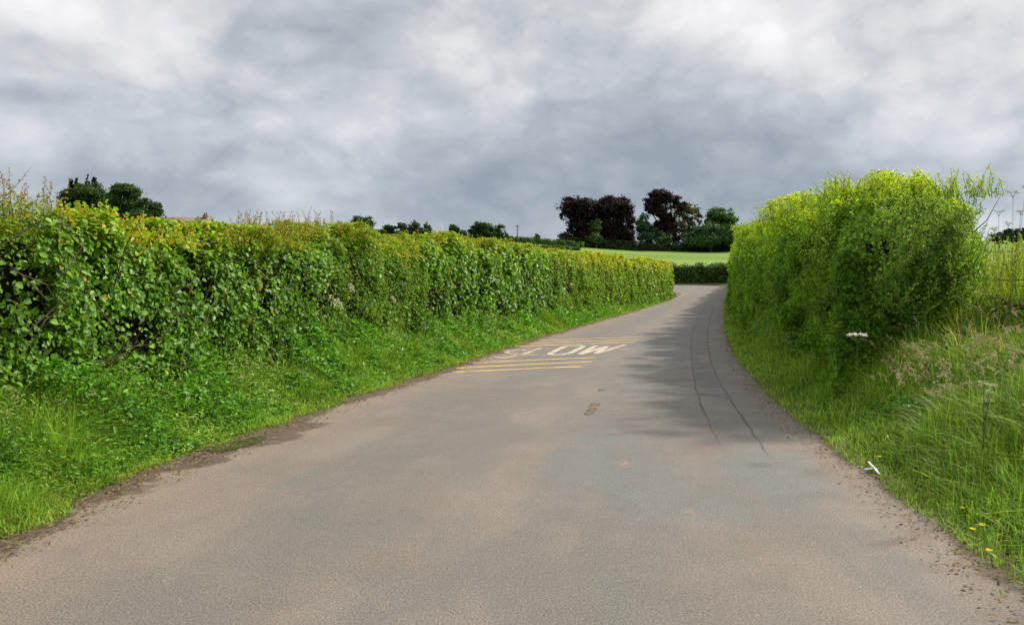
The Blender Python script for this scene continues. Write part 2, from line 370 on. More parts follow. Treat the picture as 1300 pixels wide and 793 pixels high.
# S L O W, each letter a worn shape in its own cell
def letter(quad, strokes, mat, w):
    q = [pix(*p) for p in quad]     # BL BR TR TL
    def mp(u, v): return (q[0] * (1 - u) + q[1] * u) * (1 - v) + (q[3] * (1 - u) + q[2] * u) * v
    V, F = [], []
    for st in strokes:
        P = np.array([mp(*s) for s in st]); T = unit(np.gradient(P, axis=0)) if len(P) > 2 else np.repeat(unit(P[1] - P[0])[None], 2, 0)
        across = unit(q[1] - q[0]); 
        Nn = np.column_stack([-T[:, 1], T[:, 0]]); fw = unit(q[3] - q[0]); fw = np.array([-across[1], across[0]]); Nn = Nn + fw * (Nn @ fw)[:, None] * 1.3
        for i in range(len(P)):
            V += [P[i] + Nn[i] * w / 2, P[i] - Nn[i] * w / 2]
        k = len(V) - 2 * len(P)
        F += [[k + 2 * i, k + 2 * i + 1, k + 2 * i + 3, k + 2 * i + 2] for i in range(len(P) - 1)]
    V = on_road(np.array(V), .005); V[:, 2] += np.arange(len(V)) * 2e-6
    return mesh('painted_letter', V, [np.array(F)], mat, road)
def ell(cx, cy, rx, ry, a0, a1, n=20):
    return [(cx + rx * math.cos(math.radians(a)), cy + ry * math.sin(math.radians(a))) for a in np.linspace(a0, a1, n)]
S_ = [ell(.5, .74, .42, .22, 20, 250, 16) + ell(.5, .27, .42, .23, 100, -160, 18)]
letter([(622, 455.0), (650, 454.5), (673, 443.5), (648, 444)], S_, M['cream_faded'], .11)
letter([(661, 451.2), (684, 450.8), (708, 440.8), (688, 441.2)], [[(.0, 1), (.0, .0)], [(-.05, .03), (.95, .03)]], M['cream_faded'], .11)
O_ = [(.0, .2), (.0, .8), (.07, .93), (.25, .985), (.75, .985), (.93, .93), (1, .8), (1, .2), (.93, .07), (.75, .015), (.25, .015), (.07, .07), (.0, .2), (.0, .3)]
letter([(694, 450.6), (719, 450.3), (744, 438.6), (719, 438.9)], [O_], M['cream'], .115)
W_ = [[(.0, 1.0), (.15, .0)], [(.15, .0), (.46, .85)], [(.46, .85), (.68, .0)]]
letter([(730, 450.0), (768, 449.0), (794, 437.6), (757, 438.8)], W_[:3], M['cream'], .10)
letter([(730, 450.0), (768, 449.0), (794, 437.6), (757, 438.8)], [[(.68, .0), (1.0, 1.0)]], M['cream_faded'], .11)
# potholes in the middle of the road
def outline_patch(name, cx, cy, poly_px, lift, mat, parent=None):
    P = np.array([pix(*p) for p in poly_px]); P = chaikin(np.vstack([P, P[:1]]), 2)[:-1]
    P = P + (np.column_stack([noise(P, .03, 1), noise(P, .03, 2)]) - .5) * .03
    V = on_road(P, lift); return mesh(name, V, [np.arange(len(V))[None]], mat, parent)
outline_patch('pothole', 0, 0, [(742, 526), (746, 518), (750, 512), (757, 510.5), (763, 510.5), (759, 516), (755, 523), (749, 527.5)], .004, M['seam'], road)
outline_patch('pothole', 0, 0, [(759, 496), (760, 494), (768, 494), (769, 496)], .004, M['seam'], road)
V, F = [], []
for k in range(30):
    t = random.random(); c = pix(745 + 13 * t + random.uniform(-3, 3), 526 - 13 * t + random.uniform(-1.5, 1.5)); r = random.uniform(.012, .03)
    b0 = len(V); base = [(math.cos(a) * r * random.uniform(.7, 1.2), math.sin(a) * r * random.uniform(.7, 1.2)) for a in np.linspace(0, 6.283, 7)[:-1]]
    for x, y in base: V.append((c[0] + x, c[1] + y, prof(c[1]) + .003))
    V.append((c[0], c[1], prof(c[1]) + .004 + r * .6))
    F += [[b0 + i, b0 + (i + 1) % 6, b0 + 6] for i in range(6)]
mesh('loose_stones', np.array(V), [np.array(F)], M['stone'], road)

SL, SR = arc(Lw)[-1], arc(Rw)[-1]
# shallow green puddle in the left margin
pud = [(262, 572), (275, 566), (300, 560), (325, 555), (341, 553), (336, 560), (315, 567), (290, 573), (272, 576)]
m, nt, out = newmat('puddle_water'); L = nt.links
tc = N(nt, 'ShaderNodeTexCoord'); p = N(nt, 'ShaderNodeBsdfPrincipled')
n1 = tex(nt, tc.outputs['Object'], 9, 5, .6)
L.new(mixn(nt, ramp(nt, n1, [(.42, 0.), (.56, 1.)]), (.04, .034, .02), (.055, .060, .014)), p.inputs['Base Color'])
L.new(ramp(nt, n1, [(.42, .08), (.56, .5)]), p.inputs['Roughness']); L.new(p.outputs[0], out.inputs[0]); M['puddle'] = m
tag(outline_patch('puddle', 0, 0, pud, .005, M['puddle']), kind='structure')


# ------------------------------------------------------------------ foliage builders
def basis(n, droop=.5):
    r = R.normal(size=n.shape) * .8; r[:, 2] -= droop
    t = unit(r - (r * n).sum(1, keepdims=True) * n); return t, np.cross(n, t)
def leaves6(P, n, size, aspect=.85, droop=.5, fold=.18):
    """oval folded leaves: 6 points, two quads each"""
    t, b = basis(n, droop); k = len(P); s = size[:, None]; w = s * aspect
    curl = (R.random(k) * .25)[:, None] * s
    pts = [P, P + t * .28 * s + b * .44 * w + n * fold * s, P + t * .74 * s + b * .36 * w + n * (fold * s - curl * .6), P + t * s - n * curl,
           P + t * .74 * s - b * .36 * w + n * (fold * s - curl * .6), P + t * .28 * s - b * .44 * w + n * fold * s]
    V = np.stack(pts, 1).reshape(-1, 3); i = np.arange(k) * 6
    return V, np.vstack([np.column_stack([i, i + 1, i + 2, i + 3]), np.column_stack([i, i + 3, i + 4, i + 5])]), 6
def leaves4(P, n, size, aspect=.6, droop=.3):
    t, b = basis(n, droop); k = len(P); s = size[:, None]; w = s * aspect / 2
    V = np.stack([P, P + t * .5 * s + b * w + n * .08 * s, P + t * s, P + t * .5 * s - b * w + n * .08 * s], 1).reshape(-1, 3); i = np.arange(k) * 4
    return V, np.column_stack([i, i + 1, i + 2, i + 3]), 4
def add_leaves(name, P, n, size, col, mat, parent, big=False, **kw):
    if mat.name in ('leaf', 'small_leaf'): col = col * [1.26, 1.38, 1.05]
    V, F, k = (leaves6 if big else leaves4)(P, n, size, **kw)
    return mesh(name, V, [F], mat, parent, col=np.repeat(col, k, 0))
def tubes(lines, radii, sides=4):
    """tapering twigs: lines list of (n,3); radii list of (n,)"""
    V, F, base = [], [], 0
    for P, r in zip(lines, radii):
        P = np.asarray(P, float); r = np.asarray(r, float); T = unit(np.gradient(P, axis=0))
        ref = np.where(np.abs(T[:, 2:3]) > .9, [[1., 0, 0]], [[0, 0, 1.]]); a = unit(np.cross(T, ref)); b = np.cross(T, a)
        ang = np.arange(sides) / sides * 2 * np.pi
        ring = P[:, None, :] + r[:, None, None] * (a[:, None, :] * np.cos(ang)[None, :, None] + b[:, None, :] * np.sin(ang)[None, :, None])
        V.append(ring.reshape(-1, 3)); m = len(P); ii = base + np.arange(m * sides).reshape(m, sides)
        F.append(np.column_stack([ii[:-1].ravel(), np.roll(ii, -1, 1)[:-1].ravel(), np.roll(ii, -1, 1)[1:].ravel(), ii[1:].ravel()]))
        base += m * sides
    return np.vstack(V), np.vstack(F)
def camd(P): return np.hypot(P[:, 0], P[:, 1])
def topx(P): return CX + P[:, 0] / np.maximum(P[:, 1], .5) * FPX

class Hedge:
    """a clipped hedge along a centre line; samples leaf positions in its outer shell"""
    def __init__(s, path, hw, ztop, s0=None, s1=None):
        s.P = chaikin(path, 2); s.S = arc(s.P); s.a = 0 if s0 is None else s0; s.b = s.S[-1] if s1 is None else s1
        s.hw = hw; s.ztop = ztop       # functions of the xy point
    def frame(s, q): return along(s.P, q)
    def world(s, q, off, z):
        X, T, Nn = s.frame(q); XY = X + Nn * off[:, None]; return XY, T, Nn
    def sample(s, n, lod, thick=.16, bump=.16, seed=0, back=.35, rough=0):
        """lod(d) size multiplier; returns P, normals, height fraction, lod size"""
        qs = np.linspace(s.a, s.b, 400); X, _, _ = s.frame(qs); w = 1 / lod(camd(X)) ** 2; cdf = np.cumsum(w); cdf /= cdf[-1]
        got = []; tot = 0
        while tot < n:
            k = 400000; q = np.interp(R.random(k), cdf, qs)
            X, T, Nn = s.frame(q); w = s.hw(X); zt = s.ztop(X)
            off = R.uniform(-1, 1, k) * (w + bump); zf = R.uniform(0, 1.0, k)
            XY = X + Nn * off[:, None]
            zb = ground_fast(XY, X)
            h = zt - zb; hz = zf * (h + bump)
            fo, fz = np.abs(off) / w, hz / h
            fe = np.clip(1 - np.minimum(q - s.a, s.b - q) / .8, 0, 2)
            rr = (fo ** 6 + fz ** 7 + fe ** 4) ** (1 / 6.) if not rough else (fo ** 9 + fz ** 10 + fe ** 6) ** (1 / 9.); dep = (1 - rr) * np.minimum(w, 1.0)
            W3 = np.column_stack([XY, zb + hz])
            bm = (noise(W3, .75, seed) - .5) * 2 * bump + (noise(W3, .24, seed + 1) - .5) * bump * .9
            if rough: bm = bm * .7 + (noise(W3, .38, seed + 5) - .5) * .30 + (noise(W3, .13, seed + 6) - .5) * .14
            e = dep + bm
            dens = (.18 + 1.2 * sm(noise(W3, .33, seed + 2), .32, .6)) if not rough else (.03 + 1.3 * sm(noise(W3, .30, seed + 2) * .6 + noise(W3, .8, seed + 3) * .4, .36, .58))
            keep = (e > 0) & (R.random(k) < np.exp(-e / thick) * dens * np.where((off > .5 * w) & (fz < .93), back, 1)) & (hz > .05)
            go = np.sign(off) * fo ** 5; gz = fz ** 6; ge = np.where(q - s.a < s.b - q, -1, 1) * fe ** 3
            n3 = np.column_stack([Nn * go[:, None] + T * ge[:, None], gz + .12])
            got.append([W3[keep], n3[keep], fz[keep], e[keep]]); tot += keep.sum()
        P, n3, fz, e = [np.concatenate(z)[:n] for z in zip(*got)]
        n3 = unit(unit(n3) + R.normal(size=n3.shape) * .55 + np.array([0, 0, .25]))
        return P, n3, fz, lod(camd(P)), e
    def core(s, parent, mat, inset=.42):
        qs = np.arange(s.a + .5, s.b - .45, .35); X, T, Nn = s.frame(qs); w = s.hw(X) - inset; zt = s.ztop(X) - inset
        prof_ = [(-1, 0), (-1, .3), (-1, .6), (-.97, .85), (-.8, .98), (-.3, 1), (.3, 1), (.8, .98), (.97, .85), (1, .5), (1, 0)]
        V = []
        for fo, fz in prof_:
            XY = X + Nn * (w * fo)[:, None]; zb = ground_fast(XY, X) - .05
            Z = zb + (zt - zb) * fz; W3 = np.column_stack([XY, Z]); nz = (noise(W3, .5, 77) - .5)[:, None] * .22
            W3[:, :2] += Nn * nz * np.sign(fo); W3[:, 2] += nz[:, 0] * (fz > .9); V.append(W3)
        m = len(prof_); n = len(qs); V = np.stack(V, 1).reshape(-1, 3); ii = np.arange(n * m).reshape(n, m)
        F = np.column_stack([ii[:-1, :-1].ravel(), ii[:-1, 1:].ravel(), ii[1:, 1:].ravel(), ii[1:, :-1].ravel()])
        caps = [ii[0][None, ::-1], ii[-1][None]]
        return mesh('dark_core', V, [F, caps[0], caps[1]], mat, parent)  # closed dark solid added behind the leaves, standing in for the shaded interior
    def twigs(s, parent, n, lo=.35, r=.006):
        q = R.uniform(s.a + .1, s.b - .1, n); X, T, Nn = s.frame(q); w = s.hw(X); ls, rs = [], []
        for i in range(n):
            off = -w[i] * (R.uniform(.1, .98) if i % 2 else R.uniform(.7, 1.05)); b = X[i] + Nn[i] * off; zb = ground_fast(b[None], X[i:i + 1])[0]; h = s.ztop(X[i:i + 1])[0] - zb
            z = zb + R.uniform(.1, .7) * h; L_ = R.uniform(.4, .9); d = unit(np.array([*(T[i] * R.normal() * .6 - Nn[i] * R.uniform(0, .5)), R.uniform(.2, 1)]))
            p0 = np.array([*b, z]); k = R.normal(size=3) * .06
            ls.append([p0, p0 + d * L_ * .5 + k, p0 + d * L_]); rs.append([r * 1.3, r, r * .3])
        V, F = tubes(ls, rs, 4); return tag(mesh('twigs', V, [F], M['twig'], parent), kind='stuff')
def ground_fast(XY, Xc):
    y = XY[:, 1]; base = prof(y); e = EDG(XY)
    return base + e
_gc = {}
def EDG(XY):
    # cheap bank height: 0.5 m on the right verge, 0.14 on the left, blended by x against the road centre line
    xr = np.interp(XY[:, 1], Ry[:, 1], Ry[:, 0]); xl = np.interp(XY[:, 1], Ly[:, 1], Ly[:, 0])
    e = np.where(XY[:, 0] > (xl + xr) / 2, .6 * sm(XY[:, 0] - xr, .15, 2.4), .15 * sm(xl - XY[:, 0], .1, 1.2))
    return np.where(XY[:, 1] > 72, .1, e)
def shoots(parent, spots, nleaf, colf, mat, name='shoots', leafsize=.03, rbase=.004, stemmat=None, aspect=.6, width=.05):
    """upright twigs above the clip line: spots list of (base xyz, length, lean)"""
    ls, rs, LP, LN, LS, LC = [], [], [], [], [], []
    for b, ln, lean in spots:
        b = np.asarray(b, float); k = 5; t = np.linspace(0, 1, k)
        bend = np.array([lean[0], lean[1], 0]) * ln
        P = b + np.outer(t, [0, 0, ln]) + np.outer(t ** 1.6, bend) + R.normal(size=(k, 3)) * .008
        ls.append(P); rs.append(rbase * (1.05 - .8 * t))
        m = max(3, int(nleaf * ln)); u = R.random(m) ** .8; q = np.column_stack([np.interp(u, t, P[:, j]) for j in range(3)])
        dirn = R.normal(size=(m, 3)); dirn[:, 2] = np.abs(dirn[:, 2]) * .6
        LP.append(q + unit(dirn) * width * R.random(m)[:, None] * (1.1 - u)[:, None]); LN.append(unit(R.normal(size=(m, 3)) + [0, 0, .5])); LS.append(leafsize * (1.1 - .5 * u) * R.uniform(.7, 1.2, m)); LC.append(colf(u, m))
    V, F = tubes(ls, rs, 3); st = mesh(name, V, [F], stemmat or M['twig'], parent)
    if parent.get('kind') != 'stuff': tag(st, kind='stuff')
    add_leaves('shoot_leaves', np.vstack(LP), np.vstack(LN), np.concatenate(LS), np.vstack(LC), mat, parent, aspect=aspect)
    return st

def var(c, P, amt=.25, seed=0, scale=.4):
    k = len(P); v = 1 + amt * (R.normal(size=k) * 1.0 + (noise(P, scale, seed) - .5) * 1.6)
    return np.asarray(c) * np.clip(v, .35, 2)[:, None]

# ------------------------------------------------------------------ left hedge
def setback(y): return np.interp(y, [0, 10, 25, 45, 65], [1.15, 1.15, .95, .45, .0])
sL = np.arange(8.5, 73.0, 1.0)
XL, TL, NL = along(Lw, sL); keepL = (XL[:, 1] > 3) & (XL[:, 1] < 66.5); XL, NL = XL[keepL], NL[keepL]
Lpath = XL + NL * (setback(XL[:, 1]) + .8)[:, None]
Lpath = np.vstack([Lpath, [[12.0, 69.0], [9.5, 71.9], [5, 73.2], [-6, 73.6]]])
TOPX = [-300, 0, 60, 100, 200, 300, 420, 500, 560, 620, 700, 760, 820, 865, 900]
TOPY = [232, 246, 253, 266, 276, 283, 288, 298, 300, 306, 317, 322, 329, 336, 340]
def ltop(X):
    px = topx(X); wave = ((noise(X, 1.7, 51) - .5) * .26 + (noise(X, .55, 52) - .5) * .14) * np.interp(X[:, 1], [10, 40], [1, .5])
    z = CAMH + (HY - np.interp(px, TOPX, TOPY)) / FPX * X[:, 1]
    z = np.where(X[:, 1] < 5.5, 2.2, z); z = np.where(X[:, 1] > 68.5, 1.85, z)
    return np.clip(z, 1.7, 2.45) - .11 + wave
HL = Hedge(Lpath, lambda X: np.full(len(X), .8), ltop)
lh = empty('roadside_hedge', (float(XL[12, 0]) - 2, float(XL[12, 1]), 0))
tag(lh, 'long clipped hedge of broad and fine leaves lining the left side of the lane', 'hedge')
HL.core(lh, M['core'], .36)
HL.twigs(lh, 950)
lodL = lambda d: np.maximum(1, d / 11.) ** .85
P, n3, fz, ld, e = HL.sample(250000, lodL, thick=.13, bump=.13, seed=3)
px = topx(P); wig = (noise(P, .9, 12) - .5) * 60 + (noise(P, .3, 13) - .5) * 30
def band(a, b, w=25): return sm(px + wig, a - w, a + w) * (1 - sm(px + wig, b - w, b + w))
haz = np.clip(band(70, 290) + band(-400, 60) * (fz < .80) + band(290, 385) * (fz < .86) + band(385, 420) * .7 + band(545, 710) * (fz < .99) + .30 * band(800, 825) + .15 * band(420, 540), 0, 1)
ishaz = R.random(len(P)) < haz
top = sm(fz, .78, 1.0)
# hazel
H_ = ishaz & (R.random(len(P)) < .82 * (.35 + .65 * sm(fz, .08, .42)))
Ph = P[H_]; k = len(Ph)
c = mixc((.070, .155, .014), (.135, .245, .022), R.random(k))
c = mixc(c, (.13, .20, .08), (R.random(k) < .12) * .7)
ty = sm(fz[H_] + R.normal(size=k) * .05, .74, 1.03) * (R.random(k) < .7); c = mixc(c, (.28, .36, .02), ty * .65)
c = mixc(c, (.42, .22, .015), (R.random(k) < (.012 + .13 * sm(fz[H_], .9, 1.))) * .7)
add_leaves('hazel_leaves', Ph, n3[H_], .058 * R.uniform(.45, 1.35, k) * ld[H_], var(c, Ph, .22, 5), M['leaf'], lh, big=True, aspect=.95)
# hawthorn from its own, denser sample
P2_, n2, f2, ld2, e2 = HL.sample(520000, lodL, thick=.12, bump=.13, seed=3)
px = topx(P2_); wig = (noise(P2_, .9, 12) - .5) * 60 + (noise(P2_, .3, 13) - .5) * 30
haz2 = np.clip(band(70, 290) + band(-400, 60) * (f2 < .80) + band(290, 385) * (f2 < .86) + band(385, 420) * .7 + band(545, 710) * (f2 < .99) + .30 * band(800, 825) + .15 * band(420, 540), 0, 1)
K_ = R.random(len(P2_)) > haz2 * .97 * (.35 + .65 * sm(f2, .08, .42))
Pw = P2_[K_]; k = len(Pw); f = f2[K_]
c = mixc((.085, .160, .018), (.155, .245, .028), R.random(k))
red = sm(f + (noise(Pw, .5, 31) - .5) * .35, .72, 1.02)
c = mixc(c, (.24, .27, .025), red * .7 * (R.random(k) < .8)); c = mixc(c, (.36, .17, .02), (R.random(k) < .025 + .15 * red) * .75)
farx = sm(topx(Pw), 690, 790); c = mixc(c, (.24, .30, .022), farx * sm(f, .1, 1.0) * (R.random(k) < .75) * .8); c = mixc(c, (.50, .30, .02), (R.random(k) < .30 * farx * sm(f, .65, 1.0)) * .8)
add_leaves('hawthorn_leaves', Pw, n2[K_], .036 * R.uniform(.6, 1.3, k) * ld2[K_], var(c, Pw, .22, 6), M['leaf_small'], lh, aspect=.75)
# shoots above the clip line
sp = []
def hedge_top_at(px_, frac=.0):
    q = np.linspace(HL.a, HL.b, 1500); X, T, Nn = HL.frame(q); XX = X - Nn * (.8 * frac)
    j = np.argmin(np.abs(topx(XX) - px_) + (X[:, 1] > 66.8) * 999); return np.array([XX[j, 0], XX[j, 1], ltop(XX[j:j + 1])[0]])
for (px_, py_) in ((8, 228), (40, 232), (52, 226), (60, 233), (22, 236), (30, 240), (74, 262)):
    b = hedge_top_at(px_, R.uniform(.2, .9)); ln = max(.12, CAMH + (HY - py_) / FPX * b[1] - b[2] + .15); sp.append((b - [0, 0, .15], ln, R.normal(size=2) * .12))
for _ in range(300):
    px_ = R.choice([R.uniform(-40, 85), R.uniform(270, 560), R.uniform(280, 450), R.uniform(300, 420), R.uniform(700, 860), R.uniform(600, 700)])
    b = hedge_top_at(px_, R.uniform(-.8, 1)); amp = .30 if 270 < px_ < 450 else .22
    sp.append((b - [0, 0, .12], .12 + amp * R.random() ** 1.4 + .05, R.normal(size=2) * .22))
shoots(lh, sp, 90, lambda u, m: mixc(mixc((.14, .20, .03), (.30, .22, .03), R.random(m)), (.36, .13, .03), sm(u + R.normal(size=m) * .2, .45, 1.) * .7), M['leaf_small'], leafsize=.034)
# leaf rosettes of hazel standing up along the top
sp = []
for _ in range(260):
    px_ = R.choice([R.uniform(70, 300), R.uniform(80, 290), R.uniform(550, 700)]); b = hedge_top_at(px_, R.uniform(-.8, 1)); sp.append((b - [0, 0, .12], .14 + .17 * R.random() ** 1.5, R.normal(size=2) * .3))
shoots(lh, sp, 75, lambda u, m: mixc(mixc((.16, .25, .02), (.33, .36, .02), R.random(m)), (.42, .24, .02), (R.random(m) < .3) * .8), M['leaf'], leafsize=.062, aspect=.9, width=.07)
# elder blossom flat heads in the hedge
def umbel(parent, c, nrm, rad, name, k=160, col=(.66, .62, .42)):
    n = unit(np.asarray(nrm, float)); a = unit(np.cross(n, [0, 0, 1.001])); b = np.cross(n, a)
    r = rad * np.sqrt(R.random(k)); th = R.uniform(0, 6.283, k); Q = np.asarray(c) + a * (r * np.cos(th))[:, None] + b * (r * np.sin(th))[:, None] + n * (R.normal(size=k) * .006 - r * .15)[:, None]
    return add_leaves(name, Q, unit(n + R.normal(size=(k, 3)) * .4), R.uniform(.5, 1, k) * rad * .22, np.asarray(col) * R.uniform(.75, 1.15, k)[:, None], M['petal'], parent, aspect=.9)
def hedge_face(px_, py_):
    """point on the road face of the left hedge seen at a photo pixel"""
    q = np.linspace(HL.a, HL.b, 3000); X, T, Nn = HL.frame(q); F_ = X - Nn * .86; j = np.argmin(np.abs(topx(F_) - px_) + (X[:, 1] > 66.8) * 999)
    y = F_[j, 1]; return np.array([F_[j, 0], y, CAMH + (HY - py_) / FPX * y]), np.array([*(-Nn[j]), .5])
for (px_, py_, r_) in ((424, 381, .10), (432, 385, .09), (500, 379, .085), (447, 365, .09), (562, 288, .09)):
    c_, n_ = hedge_face(px_, py_); umbel(lh, c_, n_, r_, 'elder_blossom', 90)

# ------------------------------------------------------------------ right hedge
sR = np.arange(6, 82, 1.0); XR, TR, NR = along(Rw, sR); kk = (XR[:, 1] > 17) & (XR[:, 1] < 74); XR, NR = XR[kk], NR[kk]
sbR = np.interp(XR[:, 1], [17, 26, 70], [.55, .35, .35])
Rpath = np.vstack([[[4.50, 8.75], [4.78, 9.9], [5.35, 12]], XR - NR * (sbR + .85)[:, None], [[23.0, 78.0]]])
rtx = lambda X: np.interp(X[:, 1], [8, 9.5, 11, 13, 17, 22, 27, 40, 70], [2.50, 2.56, 2.62, 2.68, 2.66, 2.70, 2.68, 2.3, 1.9]) 
HR = Hedge(Rpath, lambda X: np.interp(X[:, 1], [8, 10, 14], [.70, .80, .85]), rtx)
rh = empty('roadside_hedge', (4.9, 9.5, .5))
tag(rh, 'tall overgrown small-leaved hedge with yellow-green top on the grassy bank right of the lane', 'hedge')
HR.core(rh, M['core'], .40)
HR.twigs(rh, 500)
lodR = lambda d: np.maximum(1, d / 12.) ** .85
# near side of this hedge is +normal (left of travel), so mirror: sample with full back density
P, n3, fz, ld, e = HR.sample(600000, lodR, thick=.17, bump=.30, seed=40, back=1.0, rough=1)
k = len(P)
c = mixc((.125, .225, .022), (.22, .335, .036), R.random(k))
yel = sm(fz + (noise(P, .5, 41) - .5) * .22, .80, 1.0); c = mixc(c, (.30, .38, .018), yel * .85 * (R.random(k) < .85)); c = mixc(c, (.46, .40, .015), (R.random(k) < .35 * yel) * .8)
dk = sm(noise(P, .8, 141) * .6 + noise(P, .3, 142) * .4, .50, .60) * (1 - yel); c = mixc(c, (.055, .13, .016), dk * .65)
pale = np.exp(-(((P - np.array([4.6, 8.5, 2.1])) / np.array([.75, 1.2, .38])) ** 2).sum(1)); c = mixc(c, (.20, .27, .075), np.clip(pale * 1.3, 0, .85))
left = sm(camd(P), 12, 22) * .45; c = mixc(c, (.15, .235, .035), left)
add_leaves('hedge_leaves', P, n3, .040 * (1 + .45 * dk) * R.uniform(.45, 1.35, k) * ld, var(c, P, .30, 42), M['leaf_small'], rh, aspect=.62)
def right_top(y, off):
    j = np.argmin(np.abs(HR.P[:, 1] - y)); X, T, Nn = HR.frame(np.array([HR.S[j]])); p = X[0] + Nn[0] * off; return np.array([p[0], p[1], rtx(X)[0]])
sp = []
for _ in range(420):
    y = 8.3 + 16 * R.random() ** 1.8; b = right_top(y, R.uniform(-.85, .9)); sp.append((b - [0, 0, .15], .15 + .20 * R.random() ** 1.7, R.normal(size=2) * .25))
for _ in range(90):
    y = 22 + 40 * R.random(); b = right_top(y, R.uniform(-.85, .9)); sp.append((b - [0, 0, .15], .2 + .25 * R.random() ** 1.7, R.normal(size=2) * .2))
ycol = lambda u, m: mixc(mixc((.14, .24, .025), (.30, .38, .02), R.random(m)), (.46, .42, .02), sm(u + R.normal(size=m) * .2, .5, 1.) * .8)
shoots(rh, sp, 120, ycol, M['leaf_small'], leafsize=.036)
# stray side shoots leaning out of the near end
sp = []
for _ in range(170):
    a = R.random(); b = np.array([R.uniform(3.95, 5.1), R.uniform(8.35, 8.7), R.uniform(1.0, 2.3)]); sp.append((b, R.uniform(.12, .34), (R.normal() * .5 + .1, -R.uniform(.1, .9))))
for _ in range(40):
    b = np.array([R.uniform(4.95, 5.2), R.uniform(8.6, 9.4), R.uniform(1.2, 2.3)]); sp.append((b, R.uniform(.15, .38), (R.uniform(.0, .5), R.normal() * .3)))
side = []
for _ in range(520):
    y = 9.2 + 18 * R.random() ** 1.5; b = right_top(y, R.uniform(.72, .9)); gz0 = .45; zz = R.uniform(gz0 + .3, b[2] - .1)
    side.append((np.array([b[0], b[1], zz]), R.uniform(.12, .34), (-R.uniform(.2, 1.0), -R.uniform(0, .6))))
pcol = lambda u, m: mixc(mixc((.12, .21, .03), (.20, .29, .07), R.random(m)), (.34, .36, .07), sm(u, .5, 1.) * .5)
shoots(rh, side, 120, lambda u, m: mixc(mixc((.10, .19, .02), (.20, .30, .05), R.random(m)), (.30, .36, .06), sm(u, .5, 1.) * .5), M['leaf_small'], leafsize=.036)
shoots(rh, sp, 150, pcol, M['leaf_small'], leafsize=.032)

# ------------------------------------------------------------------ hedges farther off
def far_hedge(path, w, h, n, size, cols, label, cat='hedge', bump=.18, seed=60, topc=None, zf=None, group=None, thick=.2):
    P_ = np.asarray(path, float)
    H = Hedge(P_, lambda X: np.full(len(X), w), None)
    gz = lambda X: (zf(X) if zf else ground(X, np.full(len(X), 5.0)))
    H.ztop = lambda X: gz(X) + h
    o = empty('field_hedge', (float(P_[0, 0]), float(P_[0, 1]), float(gz(P_[:1])[0]))); tag(o, label, cat, group)
    global ground_fast; old = ground_fast; ground_fast = lambda XY, Xc: gz(Xc)
    H.core(o, M['core'], min(.4, w * .4))
    P, n3, fz, ld, e = H.sample(n, lambda d: np.ones(len(d)), thick=thick, bump=bump, seed=seed, back=1)
    ground_fast = old; k = len(P); c = mixc(cols[0], cols[1], R.random(k))
    if topc is not None: c = mixc(c, topc, sm(fz, .8, 1.) * (R.random(k) < .6))
    add_leaves('hedge_leaves', P, n3, size * R.uniform(.6, 1.3, k), var(c, P, .3, seed, 1.0), M['tree_leaf'], o, aspect=.75)
    return o
far_hedge([(26, 78), (23.6, 81.2), (20, 82.3), (14, 82.5), (0, 82.5), (-40, 82.5)], .8, 2.15, 90000, .16, ((.035, .085, .012), (.07, .14, .02)),
          'dark green clipped hedge facing the lane where it bends out of sight', seed=61, zf=lambda X: np.full(len(X), -.12), topc=(.13, .17, .03))
far_hedge([(-60, 262), (-30, 262), (4, 264), (24, 266)], 1.5, 1.7, 26000, .42, ((.05, .11, .015), (.09, .16, .02)),
          'low green hedge on the skyline left of the copper beeches', seed=62, bump=.5)
far_hedge([(-62, 222), (-20, 224), (20, 228)], .8, 1.1, 16000, .30, ((.04, .10, .015), (.07, .14, .02)),
          'thin dark green hedge line across the far field below the skyline', seed=65, bump=.3)
far_hedge([(17, 276), (40, 274), (60, 274), (84, 276)], 2.0, 2.6, 30000, .42, ((.018, .040, .012), (.035, .07, .018)),
          'dark undergrowth hedge running beneath the copper beeches', seed=63, bump=.7)

